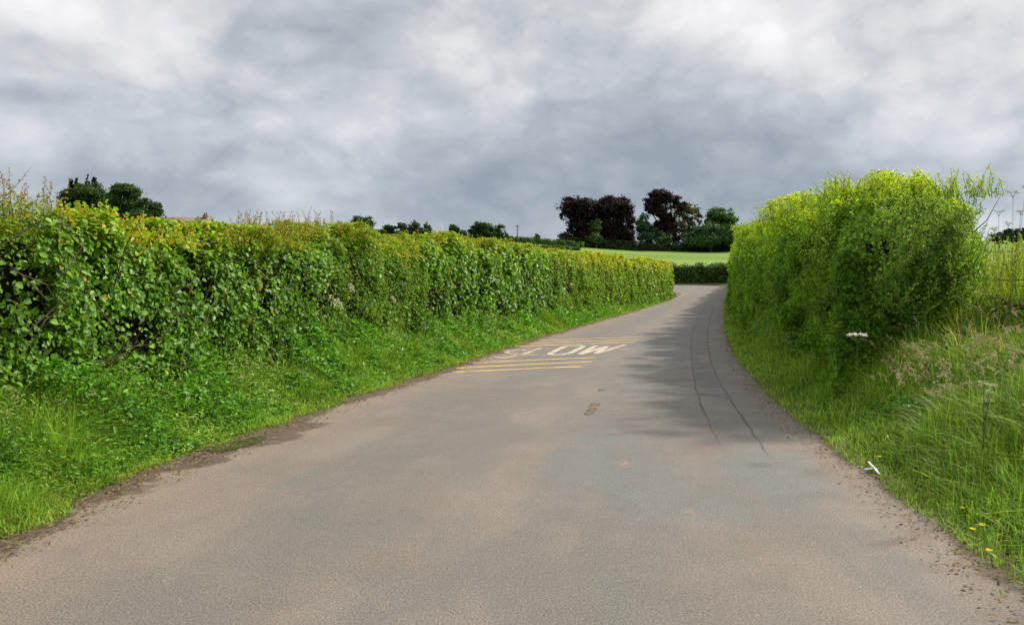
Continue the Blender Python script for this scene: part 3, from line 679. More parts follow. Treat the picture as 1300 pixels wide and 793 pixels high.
# ------------------------------------------------------------------ trees given by crown lobes in the photo
def tree(name, label, d, lobes, cols, trunk_px, base_py, trunk_w, cat='tree', leaf=None, dens=5.0, mat='tree_leaf', group=None, sparse=1.0, conifer=False, depth=.9, gaps=.36):
    bx, _, bz = at(trunk_px, base_py, d); bz = min(bz, float(ground(np.array([[bx, d]]), np.array([9.]))[0]) + .1)
    root = empty(name, (bx, d, bz)); tag(root, label, cat, group)
    leaf = leaf or d * .00155
    PP, NN, CC, SS = [], [], [], []; ls, rs = [], []
    for (cx, cy, rx, ry) in lobes:
        c = at(cx, cy, d); Rx, Rz = rx * d / FPX, ry * d / FPX; Ry = max(.55 * (Rx + Rz) / 2, Rx * depth)
        c = c + np.array([0, R.uniform(-.25, .25) * Rx, 0])
        n = int(1.8 * dens * math.pi * rx * ry * sparse * (d * .00155 / leaf) ** 2); m = max(12, int(rx * ry / 4)); 
        v = unit(R.normal(size=(m, 3))); rad = R.uniform(.45, 1.0, m) ** .6; cc = v * rad[:, None]
        cr = R.uniform(.24, .40, m)
        which = R.integers(0, m, n); q = cc[which] + R.normal(size=(n, 3)) * (cr[which] * .55)[:, None] * [1, 1, .7]
        W = c + q * [Rx, Ry, Rz]
        keep = noise(W, d * .006, 5) > gaps - .25 * (np.linalg.norm(q, axis=1) < .6)
        W, q, which = W[keep], q[keep], which[keep]
        tone = R.uniform(.72, 1.3, m)[which]
        PP.append(W); NN.append(unit(unit(q) * .8 + R.normal(size=q.shape) * .6 + [0, 0, .35])); CC.append(mixc(cols[0], cols[1], R.random(len(W))) * tone[:, None]); SS.append(leaf * 1.35 * R.uniform(.6, 1.4, len(W)))
        p0 = np.array([bx, d, bz + (c[2] - bz) * R.uniform(.25, .5)]); tw = trunk_w * d / FPX
        if not conifer:
            ls.append([p0, (p0 + c) / 2 + R.normal(size=3) * Rx * .08 - [0, 0, Rz * .1], c]); rs.append([tw * .32, tw * .2, tw * .08])
            for j in range(7):
                e_ = c + cc[R.integers(0, m)] * [Rx, Ry, Rz] * .9; ls.append([c - [0, 0, Rz * .25], (c + e_) / 2, e_]); rs.append([tw * .10, tw * .06, tw * .02])
    topz = max(at(0, cy - ry * .5, d)[2] for _, cy, _, ry in lobes); topx_ = float(np.mean([at(cx, 0, d)[0] for cx, _, _, _ in lobes]))
    tw = trunk_w * d / FPX; t = np.linspace(0, 1, 7)
    T = np.column_stack([bx + (topx_ - bx) * t ** 1.5 + np.r_[0, R.normal(size=6) * tw * .15], np.full(7, d), bz - .3 + (topz - bz) * t])
    V, F = tubes([T] , [tw * .5 * np.r_[1.35, 1 - .8 * t[1:]]], 9); mesh('trunk', V, [F], M['bark'], root, smooth=True)
    if ls:
        V, F = tubes(ls, rs, 5); mesh('limbs', V, [F], M['bark'], root)
    P = np.vstack(PP); mesh_ = add_leaves('crown', P, np.vstack(NN), np.concatenate(SS), np.vstack(CC), M[mat], root, aspect=.8)
    return root
cop = ((.016, .010, .012), (.036, .018, .019)); dg = ((.035, .085, .02), (.07, .14, .03)); mg = ((.045, .10, .02), (.08, .15, .03))
D = 280
tree('copper_beech', 'leftmost of three dark purple copper beeches, drooping to the ground on its left', D, [(733, 261, 20, 12), (722, 272, 9, 10), (742, 276, 13, 15), (735, 289, 13, 12), (724, 302, 15, 9), (743, 299, 13, 14), (741, 262, 13, 12)], cop, 737, 314, 6, mat='beech_leaf', dens=7)
tree('copper_beech', 'middle dark purple copper beech, tall and domed, crown touching its left neighbour', D + 4, [(778, 261, 21, 12), (768, 266, 14, 11), (792, 277, 13, 18), (770, 283, 14, 14), (793, 297, 12, 15), (777, 300, 15, 13), (787, 262, 14, 11)], cop, 783, 314, 6, mat='beech_leaf', dens=7)
tree('copper_beech', 'tallest dark purple copper beech with lopsided crown sloping down to the right', D, [(837, 247, 13, 7), (830, 257, 12, 9), (851, 253, 12, 7), (862, 260, 9, 6), (824, 266, 7, 6), (842, 268, 13, 9), (848, 283, 9, 12), (838, 290, 11, 10), (850, 298, 12, 12)], cop, 848, 315, 5, mat='beech_leaf', dens=6.5, gaps=.32)
tree('young_tree', 'small green tree standing in front between the two left copper beeches', D - 8, [(756, 288, 7, 8), (756, 300, 8, 8)], dg, 757, 314, 2.5)
tree('broadleaf_tree', 'dark green tree left of the tallest copper beech, reaching to its foot', D - 4, [(817, 280, 8, 10), (813, 288, 6, 8), (822, 296, 13, 12), (838, 303, 13, 9)], ((.03, .08, .03), (.06, .12, .04)), 824, 315, 3)
tree('ash_tree', 'thin pale olive tree with see-through crown right of the tallest copper beech', D + 3, [(877, 262, 12, 8), (868, 270, 11, 12), (884, 276, 7, 9), (864, 287, 10, 10), (872, 299, 9, 9)], ((.09, .11, .045), (.15, .16, .07)), 873, 315, 2.5, sparse=.55, gaps=.46)
tree('conifer_tree', 'slim dark conifer in front of the thin pale olive tree', D - 5, [(878, 280, 2.6, 6), (878, 287, 4.2, 8), (878, 300, 5.5, 10)], ((.02, .045, .018), (.035, .065, .024)), 878, 314, 1.5, conifer=True)
tree('broadleaf_tree', 'rounded mid green tree at the right end of the beech clump', D + 2, [(914, 273, 16, 9), (905, 280, 9, 7), (926, 280, 9, 8), (914, 292, 15, 12)], ((.045, .105, .025), (.085, .16, .038)), 914, 315, 3)
tree('bushy_tree', 'wide low dark green bush below the rounded tree beside the lane hedge', D - 10, [(895, 294, 17, 12), (890, 304, 22, 10), (915, 300, 18, 12), (932, 298, 12, 14)], dg, 902, 317, 3)
# dark stand behind the left hedge
D = 88; 
lt = ((.03, .075, .016), (.07, .13, .026))
for (x_, y0, lab) in ((82, 244, 'leftmost'), (91, 226, 'second from left'), (98, 229, 'third from left'), (110, 222, 'tallest'), (120, 227, 'rightmost')):
    tree('spruce_tree', f'{lab} narrow dark conifer tip in the tree stand behind left hedge', D + 3, [(x_, y0 + 3, 1.9, 5), (x_, y0 + 10, 3.0, 6), (x_, y0 + 19, 4.2, 7), (x_, y0 + 34, 5.5, 12)], ((.015, .035, .016), (.03, .055, .022)), x_, 300, 1.2, conifer=True, leaf=.11, dens=7)
tree('oak_tree', 'dense dark green broadleaf tree under the conifer tips behind the left hedge', D, [(94, 252, 15, 12), (112, 246, 20, 13), (128, 256, 16, 13), (104, 266, 24, 14), (132, 272, 18, 14), (118, 284, 28, 12)], lt, 112, 322, 7, dens=6.5, gaps=.36)
tree('oak_tree', 'dark green broadleaf tree with flat top right of the conifer tips', D - 3, [(157, 241, 17, 8), (168, 246, 9, 8), (150, 254, 14, 12), (168, 262, 14, 12), (157, 276, 22, 14)], lt, 158, 322, 6, dens=6.5, gaps=.30)
tree('oak_tree', 'low rounded dark green tree at the right edge of the stand near the tiled roof', D - 5, [(186, 262, 13, 9), (199, 267, 8, 8), (184, 276, 20, 12)], ((.03, .07, .016), (.055, .115, .024)), 190, 322, 5, dens=6.5, gaps=.30)
# line of trees across the field, left to right
D = 240; far_ = ((.030, .060, .024), (.055, .095, .032)); G = 'trees on the skyline beyond the left hedge'
tree('field_tree', 'leftmost round green tree on the skyline above the left hedge', D - 60, [(460, 281, 13, 7), (453, 286, 9, 7), (467, 287, 9, 7), (460, 296, 13, 8)], ((.035, .085, .018), (.065, .13, .028)), 460, 312, 3, group=G)
tree('field_tree', 'small dark tree just left of the grey-green skyline trees', D, [(495, 291, 8, 6), (495, 299, 9, 7)], far_, 495, 312, 2, group=G)
tree('field_tree', 'grey-green skyline tree with a pointed top', D, [(510, 289, 7, 6), (510, 298, 9, 8)], ((.05, .075, .04), (.08, .11, .05)), 510, 312, 2, group=G)
tree('field_tree', 'widest grey-green skyline tree left of the near telegraph pole', D, [(526, 287, 9, 6), (521, 294, 9, 8), (532, 296, 8, 8)], ((.05, .075, .04), (.08, .11, .05)), 526, 312, 2.5, group=G)
tree('field_tree', 'small tree beside the near telegraph pole on the skyline', D, [(543, 289, 5, 6), (543, 298, 7, 7)], far_, 543, 312, 2, group=G)
tree('field_tree', 'slender skyline tree between the near telegraph pole and the big dark pair', D, [(576, 290, 6, 5), (570, 298, 8, 6), (584, 297, 7, 7)], ((.03, .07, .02), (.055, .10, .028)), 577, 312, 2, group=G)
tree('field_tree', 'big dark round tree standing alone on the skyline in mid field', D - 10, [(611, 287, 11, 6), (605, 293, 9, 8), (617, 294, 11, 8), (609, 301, 11, 6)], ((.018, .05, .014), (.04, .085, .02)), 610, 311, 3.5, group=G)
tree('field_tree', 'smaller green tree touching the right side of the big dark skyline tree', D - 6, [(633, 291, 9, 6), (629, 298, 9, 7), (638, 299, 6, 6)], ((.03, .075, .018), (.055, .115, .026)), 633, 310, 2.5, group=G)
tree('field_tree', 'tiny round tree poking above the skyline hedge right of the far pole', D + 25, [(683, 300, 3.5, 3), (683, 303, 5, 4)], mg, 683, 309, 1.5, group=G)
# trees on the right skyline
tree('distant_tree', 'low dark tree on the right skyline behind the umbel stalks, at the photo edge', 200, [(1284, 295, 9, 4), (1296, 294, 9, 5), (1290, 301, 16, 6)], ((.02, .045, .016), (.04, .07, .02)), 1290, 312, 3)
tree('distant_tree', 'low dark tree on the right skyline nearest the hedge end', 205, [(1268, 299, 8, 4), (1270, 304, 12, 5)], ((.02, .045, .016), (.04, .07, .02)), 1269, 312, 2)

# ------------------------------------------------------------------ telegraph poles
def pole(px_, ytop, ybase, d, arm, label, w=.3):
    b = at(px_, ybase, d); t = at(px_, ytop, d); g = float(ground(b[None, :2], np.array([9.]))[0]); b[2] = min(b[2], g)
    r = empty('telegraph_pole', tuple(b)); tag(r, label, 'pole')
    V, F = tubes([[b - [0, 0, .4], (b + t) / 2, t]], [[w * .5, w * .42, w * .34]], 10); mesh('pole_shaft', V, [F, ], M['pole'], r, smooth=True)
    if arm:
        c = t - [0, 0, .4]; V, F = tubes([[c - [arm, 0, 0], c, c + [arm, 0, 0]]], [[.1, .1, .1]], 4); mesh('cross_arm', V, [F], M['pole'], r)
pole(656.8, 285.5, 309, 235, .55, 'thin grey telegraph pole alone on the skyline between tree pair and copper beeches', .32)
pole(542, 281, 312, 215, .35, 'dark telegraph pole rising among the small skyline trees', .3)

# ------------------------------------------------------------------ house beyond the left hedge
def house():
    d = 112; a = at(203, 275.8, d); b = at(264, 275.8, d); base = float(ground(np.array([[a[0], d]]), np.array([9.]))[0])
    ridge = a[2]; eave = ridge - 2.3; x0, x1 = a[0] , b[0] + .6
    h = empty('cottage', ((x0 + x1) / 2, d, base)); tag(h, 'cottage with weathered pinkish tiled roof and small chimney just showing above the left hedge', 'house')
    wm = noise_mat('rendered_wall', (.42, .38, .32), (.5, .46, .40), 2, .9, .1, 40)
    m, nt, out = newmat('roof_tiles'); tc = N(nt, 'ShaderNodeTexCoord'); br = N(nt, 'ShaderNodeTexBrick'); nt.links.new(tc.outputs['Object'], br.inputs['Vector'])
    br.inputs['Color1'].default_value = (.27, .19, .165, 1); br.inputs['Color2'].default_value = (.20, .155, .14, 1); br.inputs['Mortar'].default_value = (.09, .07, .065, 1); br.inputs['Scale'].default_value = 2.4; br.inputs['Mortar Size'].default_value = .03
    p = N(nt, 'ShaderNodeBsdfPrincipled'); p.inputs['Roughness'].default_value = .9; nt.links.new(br.outputs[0], p.inputs['Base Color']); nt.links.new(p.outputs[0], out.inputs[0])
    def box(lo, hi): 
        V = np.array([(x, y, z) for x in (lo[0], hi[0]) for y in (lo[1], hi[1]) for z in (lo[2], hi[2])])
        return V, np.array([[0, 1, 3, 2], [4, 6, 7, 5], [0, 4, 5, 1], [2, 3, 7, 6], [0, 2, 6, 4], [1, 5, 7, 3]])
    y0, y1 = d - 3.2, d + 3.2
    V, F = box((x0 + .2, y0, base - .3), (x1 - .2, y1, eave)); V = np.vstack([V, [[x0 + .2, d, ridge - .15], [x1 - .2, d, ridge - .15]]])
    mesh('wall', V, [F, np.array([[1, 3, 8], [5, 9, 7]])], wm, h)
    V = []; 
    for x in (x0 - .1, x1 + .1): V += [(x, y0 - .4, eave - .25), (x, d, ridge), (x, y1 + .4, eave - .25), (x, y0 - .4, eave - .43), (x, d, ridge - .2), (x, y1 + .4, eave - .43)]
    roof = mesh('roof', np.array(V), [np.array([[0, 6, 7, 1], [1, 7, 8, 2], [3, 4, 10, 9], [4, 5, 11, 10], [0, 3, 9, 6], [2, 8, 11, 5], [0, 1, 4, 3], [1, 2, 5, 4], [6, 9, 10, 7], [7, 10, 11, 8]])], m, h)
    cx = at(261, 272, d)[0]; ct = at(261, 272.8, d)[2]
    V, F = box((cx - .32, d - .3, ridge - .8), (cx + .32, d + .3, ct)); ch = bpy.data.objects
    o = mesh('chimney', V, [F], noise_mat('chimney_brick', (.14, .07, .05), (.22, .12, .08), 5, .9, .2, 40), None); o.parent = roof; o.matrix_parent_inverse.identity(); 
    o.location = -Vector(h.location)
    for s in (-.14, .14):
        V, F = tubes([[(cx + s, d, ct - .05), (cx + s, d, ct + .3)]], [[.11, .09]], 8); o2 = mesh('chimney_pot', V, [F], bpy.data.materials['chimney_brick'], None); o2.parent = roof; o2.location = -Vector(h.location)
    for i in range(3):
        wx = x0 + 1.5 + i * 2.4; V, F = box((wx, y0 - .03, base + 1.0), (wx + 1.0, y0 + .1, base + 2.1)); mesh('window', V, [F], noise_mat('window_glass', (.03, .035, .04), (.05, .055, .06), 1, .15, 0, 10, .6), h)
house()

# ------------------------------------------------------------------ grass
def blades(B, h, w, col0, col1, lean=.35, mat='grass', name='grass', fields=None):
    k = len(B); th = R.uniform(0, 6.283, k); L2 = np.column_stack([np.cos(th), np.sin(th), np.zeros(k)]); ln = (np.abs(R.normal(size=k)) * lean + .08)[:, None]
    ph = th + R.uniform(.8, 2.3, k); Wd = np.column_stack([np.cos(ph), np.sin(ph), np.zeros(k)])
    H = h[:, None]; ww = w[:, None]; rows = []
    cols = []
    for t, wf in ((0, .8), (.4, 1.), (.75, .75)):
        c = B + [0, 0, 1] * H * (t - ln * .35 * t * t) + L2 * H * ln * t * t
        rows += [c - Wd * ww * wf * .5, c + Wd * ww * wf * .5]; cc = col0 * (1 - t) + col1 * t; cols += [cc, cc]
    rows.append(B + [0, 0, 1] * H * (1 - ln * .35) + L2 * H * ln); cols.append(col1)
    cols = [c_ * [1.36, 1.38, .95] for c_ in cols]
    V = np.stack(rows, 1).reshape(-1, 3); Cc = np.stack(cols, 1).reshape(-1, 3); i = np.arange(k) * 7
    Q = np.vstack([np.column_stack([i, i + 1, i + 3, i + 2]), np.column_stack([i + 2, i + 3, i + 5, i + 4])]); T3 = np.column_stack([i + 4, i + 5, i + 6])
    return V, [Q, T3], Cc
def verge_points(P, side, n, emax, ymin, ymax, lod, e0=-.13):
    S = arc(P); qs = np.linspace(0, S[-1], 1500); X, _, _ = along(P, qs); ok = (X[:, 1] > ymin) & (X[:, 1] < ymax)
    w = ok / lod(np.maximum(camd(X), 2)) ** 2; cdf = np.cumsum(w); cdf /= cdf[-1]
    q = np.interp(R.random(n), cdf, qs); X, T, Nn = along(P, q); e = e0 + R.random(n) ** .9 * (-e0 + np.interp(X[:, 1], [8, 20, 40, 70], emax))
    XY = X + Nn * side * e[:, None]; return XY, e
lodG = lambda d: np.maximum(1, d / 6.) ** .8
# left verge
XY, e = verge_points(Lw, 1, 210000, (1.9, 1.7, 1.1, .3), 1.5, 66, lodG)
e = e + .02 + (noise(XY, .5, 91) - .5) * .24
pc = pix(302, 563); pdx = np.hypot((XY[:, 0] - pc[0]), (XY[:, 1] - pc[1])); kp = (e > 0) & ((pdx > .75) | (e > .16)); XY, e = XY[kp], e[kp]
ld = lodG(camd(XY)); z = np.maximum(ground(XY, np.maximum(e, 0)), prof(XY[:, 1])); B = np.column_stack([XY, z - .01])
tuft = noise(XY, .35, 92); k = len(B)
h = (.07 + .34 * sm(e, .0, .9) * (.25 + 1.3 * tuft * (.5 + noise(XY, 1.3, 98)))) * R.uniform(.55, 1.15, k)
c1 = mixc((.11, .22, .03), (.21, .33, .05), R.random(k)); c1 = mixc(c1, (.26, .30, .06), (R.random(k) < .15) * .7); c1 = mixc(c1, (.36, .29, .10), (R.random(k) < .12 * (e < .25)) * .8)
c1 = var(c1, B, .38, 93, .5)
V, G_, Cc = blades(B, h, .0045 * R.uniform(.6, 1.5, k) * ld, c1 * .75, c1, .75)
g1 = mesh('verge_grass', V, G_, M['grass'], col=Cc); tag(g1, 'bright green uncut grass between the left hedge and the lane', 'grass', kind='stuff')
# right verge: taller
XY, e = verge_points(Rw, -1, 270000, (5.2, 2.3, .9, .6), 1.5, 72, lodG)
e = e + .12 + (noise(XY, .5, 94) - .5) * .18; kp = (e > 0) & ~((XY[:, 1] > 9.6) & (e > 2.2)); XY, e = XY[kp], e[kp]
ld = lodG(camd(XY)); z = np.maximum(ground(XY, np.maximum(e, 0)), prof(XY[:, 1])); B = np.column_stack([XY, z - .01]); k = len(B); tuft = noise(XY, .45, 95)
h = (.08 + .54 * sm(e, .0, 1.3) * (.35 + 1.1 * tuft * (.5 + noise(XY, 1.5, 99)))) * R.uniform(.5, 1.2, k); h = np.where(camd(XY) > 25, np.minimum(h, .35), h)
c1 = mixc((.13, .24, .03), (.24, .37, .05), R.random(k)); c1 = mixc(c1, (.26, .33, .07), (R.random(k) < .12 + .25 * sm(e, 1., 2.5)) * .6); c1 = mixc(c1, (.36, .31, .14), (R.random(k) < .06 + .16 * sm(e, .8, 2.2)) * .85)
c1 = var(c1, B, .38, 96, .5)
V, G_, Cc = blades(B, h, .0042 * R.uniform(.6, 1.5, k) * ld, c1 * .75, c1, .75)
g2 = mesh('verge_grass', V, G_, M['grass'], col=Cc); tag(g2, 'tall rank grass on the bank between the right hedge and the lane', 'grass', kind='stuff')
# meadow past the fence on the right
n = 170000; dd = 8.5 + 60 * R.random(n) ** 2; XY = np.column_stack([dd * R.uniform(.50, .95, n), dd]); e = np.full(n, 5.0)
j = np.interp(XY[:, 1], HR.P[:, 1], HR.P[:, 0]); XY = XY[XY[:, 0] > j + 1.0]; n = len(XY)
B = np.column_stack([XY, ground(XY, np.full(n, 5.0))]); h = (.6 + .5 * noise(XY, .8, 97)) * R.uniform(.5, 1.2, n); ld = lodG(camd(XY))
c1 = mixc(mixc((.17, .26, .03), (.30, .34, .05), R.random(n)), (.42, .37, .10), (R.random(n) < .25) * .8)
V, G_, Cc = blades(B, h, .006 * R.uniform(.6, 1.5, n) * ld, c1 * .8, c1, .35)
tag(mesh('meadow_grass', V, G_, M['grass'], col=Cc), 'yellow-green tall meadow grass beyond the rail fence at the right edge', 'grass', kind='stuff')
# broad-leaved weeds through both verges
def weeds(P, side, n, emin, emax, ymax, hmax, cols, label, seed, size=.045, aspect=.6, thr=.42):
    XY, e = verge_points(P, side, n, emax, 1.5, ymax, lodG); kp = (e > emin) & (noise(XY, .6, seed) > thr); XY, e = XY[kp], e[kp]; k = len(XY)
    z = ground(XY, e) + R.random(k) ** .7 * hmax * sm(e, emin - .1, emin + 1.1) * (.3 + noise(XY, .4, seed + 1)); Pp = np.column_stack([XY, z + .03])
    c = mixc(cols[0], cols[1], R.random(k)); n3 = unit(R.normal(size=(k, 3)) * .6 + [0, 0, 1])
    o = add_leaves('broadleaf_weeds', Pp, n3, size * R.uniform(.4, 1.3, k) * lodG(camd(Pp)), var(c, Pp, .25, seed), M['leaf'], None, big=aspect > .5, aspect=aspect)
    tag(o, label, 'weeds', kind='stuff')
weeds(Lw, 1, 120000, .12, (1.9, 1.8, 1.3, .6), 66, .75, ((.06, .16, .02), (.13, .26, .035)), 'low leafy weeds and nettles mixed through the left verge grass', 101)
weeds(Rw, -1, 80000, .12, (3.4, 1.6, .6, .5), 50, .36, ((.05, .13, .02), (.10, .21, .035)), 'low leafy weeds mixed through the grass of the right bank', 105, .04)
weeds(Lw, 1, 150000, .06, (1.9, 1.8, 1.3, .6), 66, .55, ((.11, .21, .035), (.23, .32, .06)), 'fine narrow leaves of trailing weeds tangled in the left verge grass', 111, .042, .28, .40)
weeds(Rw, -1, 90000, .06, (4.6, 2.0, .8, .5), 50, .42, ((.11, .20, .035), (.24, .31, .07)), 'fine narrow leaves of weeds tangled in the right bank grass', 115, .036, .24, .45)
def nettles(P, side, n, e0, emax, ymax, hr, label, cols, seed, leafsize=.05):
    XY, e = verge_points(P, side, n, emax, 2.5, ymax, lodG); kp = (e > e0) & (noise(XY, 1.1, seed) > .45); XY, e = XY[kp], e[kp]; z = ground(XY, e)
    o = empty('upright_weeds', (float(XY[0, 0]), float(XY[0, 1]), float(z[0]))); tag(o, label, 'weeds', kind='stuff')
    sp = [(np.array([x, y, zz]), R.uniform(*hr), R.normal(size=2) * .25) for (x, y), zz in zip(XY, z)]
    shoots(o, sp, 60, lambda u, m: var(mixc(mixc(cols[0], cols[1], R.random(m)), cols[2], sm(u, .5, 1.) * .6), np.zeros((m, 3)), .25), M['leaf'], 'stalks', leafsize, .0035, stemmat=M['stalk'], aspect=.42, width=.05)
M['stalk'] = noise_mat('green_stalk', (.10, .16, .04), (.20, .22, .08), 9, .7, .1, 60)
nettles(Lw, 1, 3000, .5, (1.7, 1.7, 1.1, .4), 55, (.25, .62), 'upright nettles and leafy stalks at the foot of the left hedge', ((.07, .17, .02), (.13, .25, .03), (.20, .30, .04)), 121)
nettles(Rw, -1, 1700, .6, (2.6, 1.8, .7, .5), 40, (.25, .6), 'upright leafy stalks among the tall grass of the right bank', ((.09, .19, .02), (.15, .27, .03), (.22, .32, .05)), 125, .042)
# seeding grasses
def seeding(XY, label, hh, name='seeding_grass', cols=((.42, .31, .20), (.52, .47, .27))):
    k = len(XY); ls, rs, PP, NN, SS, CC = [], [], [], [], [], []; z = ground(XY, np.maximum(road_dist(XY), .1))
    for i in range(k):
        h_ = hh * R.uniform(.75, 1.25); a = R.uniform(0, 6.283); ln = R.uniform(.15, .5); dv = np.array([math.cos(a), math.sin(a), 0]); t = np.linspace(0, 1, 7)
        P = np.array([*XY[i], z[i]]) + np.outer(t, [0, 0, h_]) + np.outer(t ** 2.5, dv * ln * h_) - np.outer(t ** 5, [0, 0, ln * h_ * .45])
        ls.append(P); rs.append(np.interp(t, [0, 1], [.0016, .0008]) * max(1, np.hypot(*XY[i]) / 6)); m = 22; u = R.uniform(.76, 1, m); q = np.column_stack([np.interp(u, t, P[:, j]) for j in range(3)])
        PP.append(q + R.normal(size=(m, 3)) * .006); NN.append(unit(R.normal(size=(m, 3)))); SS.append(np.full(m, .026) * R.uniform(.6, 1.3, m)); CC.append(np.repeat(mixc(cols[0], cols[1], R.random(1)), m, 0))
    Vs, Fs = tubes(ls, rs, 3); Vl, Fl, _ = leaves4(np.vstack(PP), np.vstack(NN), np.concatenate(SS), .45)
    col = np.vstack([np.tile((.30, .32, .12), (len(Vs), 1)), np.repeat(np.vstack(CC), 4, 0)])
    return tag(mesh(name, np.vstack([Vs, Vl]), [Fs, Fl + len(Vs)], M['seed'], col=col), label, 'grass', kind='stuff')
XY, e = verge_points(Rw, -1, 5200, (4.6, 2.1, .7, .5), 3.2, 22, lodG); kp = (e > .55) & (noise(XY, .9, 110) > .33) & ~((XY[:, 1] > 9.3) & (e > 2)); XY = XY[kp][:1900]
seeding(XY, 'pinkish nodding seed heads standing over the right bank grass', .66)
XY, e = verge_points(Lw, 1, 160, (1.5, 1.5, .9, .5), 4, 20, lodG); kp = e > .7; seeding(XY[kp][:60], 'few straw coloured seed heads in the left verge', .5)

# ------------------------------------------------------------------ small countable things
def gz_at(x, y): X = np.array([[x, y]]); return float(ground(X, np.maximum(road_dist(X), -1))[0])
# buttercups
def buttercup(px_, py_, label, lift=.12):
    y = 3.2; 
    for yy in np.linspace(3.2, 12, 900):
        x = (px_ - CX) / FPX * yy; zr = CAMH + (HY - py_) / FPX * yy
        if zr < gz_at(x, yy) + lift: y = yy; break
    x = (px_ - CX) / FPX * y; g = gz_at(x, y); top = CAMH + (HY - py_) / FPX * y
    r = empty('buttercup', (x, y, g)); tag(r, label, 'flower', 'buttercups at the foot of the right bank')
    V, F = tubes([[(x, y, g), (x + .01, y, (g + top) / 2), (x, y, top)]], [[.002, .0016, .0013]], 4); mesh('stem', V, [F], M['grass'], r, col=np.tile((.12, .2, .04), (len(V), 1)))
    V, F = [], []
    for kx in range(5):
        a = kx * 1.2566; c_, s_ = math.cos(a), math.sin(a); b = len(V)
        for (rr, tt_, zz) in ((0, 0, 0), (.009, -.008, .004), (.017, -.006, .009), (.018, .006, .009), (.009, .008, .004)):
            V.append((x + rr * c_ - tt_ * s_, y + rr * s_ + tt_ * c_, top + zz))
        F.append([b, b + 1, b + 2, b + 3, b + 4])
    mesh('petals', np.array(V), [np.array(F)], M['petal'], r, col=np.tile((.80, .62, .01), (len(V), 1)))
for px_, py_, lab in ((1117, 580, 'yellow buttercup nearest the white plastic cross'), (1177, 605, 'yellow buttercup a little right of the white plastic cross'), (1221, 645, 'yellow buttercup on the bank midway between the cross and the lower corner'),
                      (1235, 672, 'lower left one of two close yellow buttercups near the road edge'), (1247, 667, 'upper right one of two close yellow buttercups near the road edge'), (1256, 699, 'lowest yellow buttercup by the road edge at the lower right')):
    buttercup(px_, py_, lab)
# white plastic cross-shaped litter
c_ = pix(1107.5, 600.5); lit = empty('plastic_litter', (c_[0], c_[1], prof(c_[1]) + .02)); tag(lit, 'white cross shaped piece of plastic lying on the right edge of the lane', 'litter')
def stick(a, b, z0, z1, w, t):
    a, b = np.array(a), np.array(b); T = unit(b - a); Nn = np.array([-T[1], T[0]]) * w / 2; V = []
    for p_, z_ in ((a, z0), ((a + b) / 2, (z0 + z1) / 2 + .004), (b, z1)):
        V += [(*(p_ - Nn), z_), (*(p_ + Nn), z_), (*(p_ + Nn), z_ + t), (*(p_ - Nn), z_ + t)]
    F = []
    for s in (0, 4): F += [[s + i, s + (i + 1) % 4, s + 4 + (i + 1) % 4, s + 4 + i] for i in range(4)]
    F += [[3, 2, 1, 0], [8, 9, 10, 11]]; return np.array(V), np.array(F)
za = prof(c_[1]) + .022
a1, a2, b1, b2 = pix(1102.5, 594), pix(1116.5, 606.5), pix(1098, 600.5), pix(1114, 599.5)
V, F = stick(a1, a2, za + .02, za + .004, .015, .006); mesh('strip', V, [F], M['plastic'], lit)
V, F = stick(b1, b2, za + .004, za + .004, .024, .005); mesh('strip', V, [F], M['plastic'], lit)
# umbel flower plants
def umbel_plant(px_, py_, d, label, rays=8, rad=.05, col=(.70, .66, .45), name='umbel_plant', stemc=(.14, .22, .05), r=.004, extra=()):
    top = at(px_, py_, d); x, y = top[0], top[1]; g = gz_at(x, y); root = empty(name, (x, y, g)); tag(root, label, 'plant')
    off = .5 if name == 'seed_umbel' else -.03
    ls, rs, heads = [[(x + off, y, g), (x, y, (g + top[2]) / 2), top - [0, 0, rad]]], [[r, r * .8, r * .6]], [(top, rad)]
    for (ex, ey, er) in extra:
        t2 = at(ex, ey, d); j = np.array([x - .01, y, g + (top[2] - g) * R.uniform(.45, .7)]); ls.append([j, (j + t2) / 2 + [0, 0, .02], t2 - [0, 0, er]]); rs.append([r * .7, r * .6, r * .45]); heads.append((t2, er))
    fl = []
    for c, rd in heads:
        for i in range(rays):
            a = i * 6.283 / rays + R.random() * .4; rr = rd * R.uniform(.6, 1.); q = c + np.array([math.cos(a) * rr, math.sin(a) * rr, R.uniform(-.01, .012)]); ls.append([c - [0, 0, rd], (c + q) / 2 - [0, 0, rd * .35], q]); rs.append([r * .3, r * .25, r * .2]); fl.append(q)
    V, F = tubes(ls, rs, 4); mesh('stem', V, [F], M['grass'], root, col=np.tile(stemc, (len(V), 1)))
    fl = np.array(fl); Q = np.repeat(fl, 14, 0) + R.normal(size=(len(fl) * 14, 3)) * [rad * .16, rad * .16, rad * .06]
    add_leaves('blossom', Q, unit(R.normal(size=Q.shape) * .4 + [0, -.3, 1]), np.full(len(Q), rad * .16), np.asarray(col) * R.uniform(.75, 1.1, len(Q))[:, None], M['petal'], root, aspect=.9)
umbel_plant(1088, 425, 6.9, 'white flat-headed umbel flower against the foot of the right hedge', 12, .075, (.82, .78, .66))
umbel_plant(1249, 486, 5.0, 'creamy umbel flowers in the bank grass near the right edge', 9, .035, (.55, .55, .30), extra=((1256, 497, .02), (1252, 508, .03), (1262, 489, .02)))
pg = (.34, .36, .10)
umbel_plant(1286, 244, 6.6, 'tall skeletal seed umbel leaning against the sky at the right edge', 9, .05, (.26, .30, .10), 'seed_umbel', (.20, .24, .09), .0028, extra=((1302, 236, .04), (1296, 268, .035)))
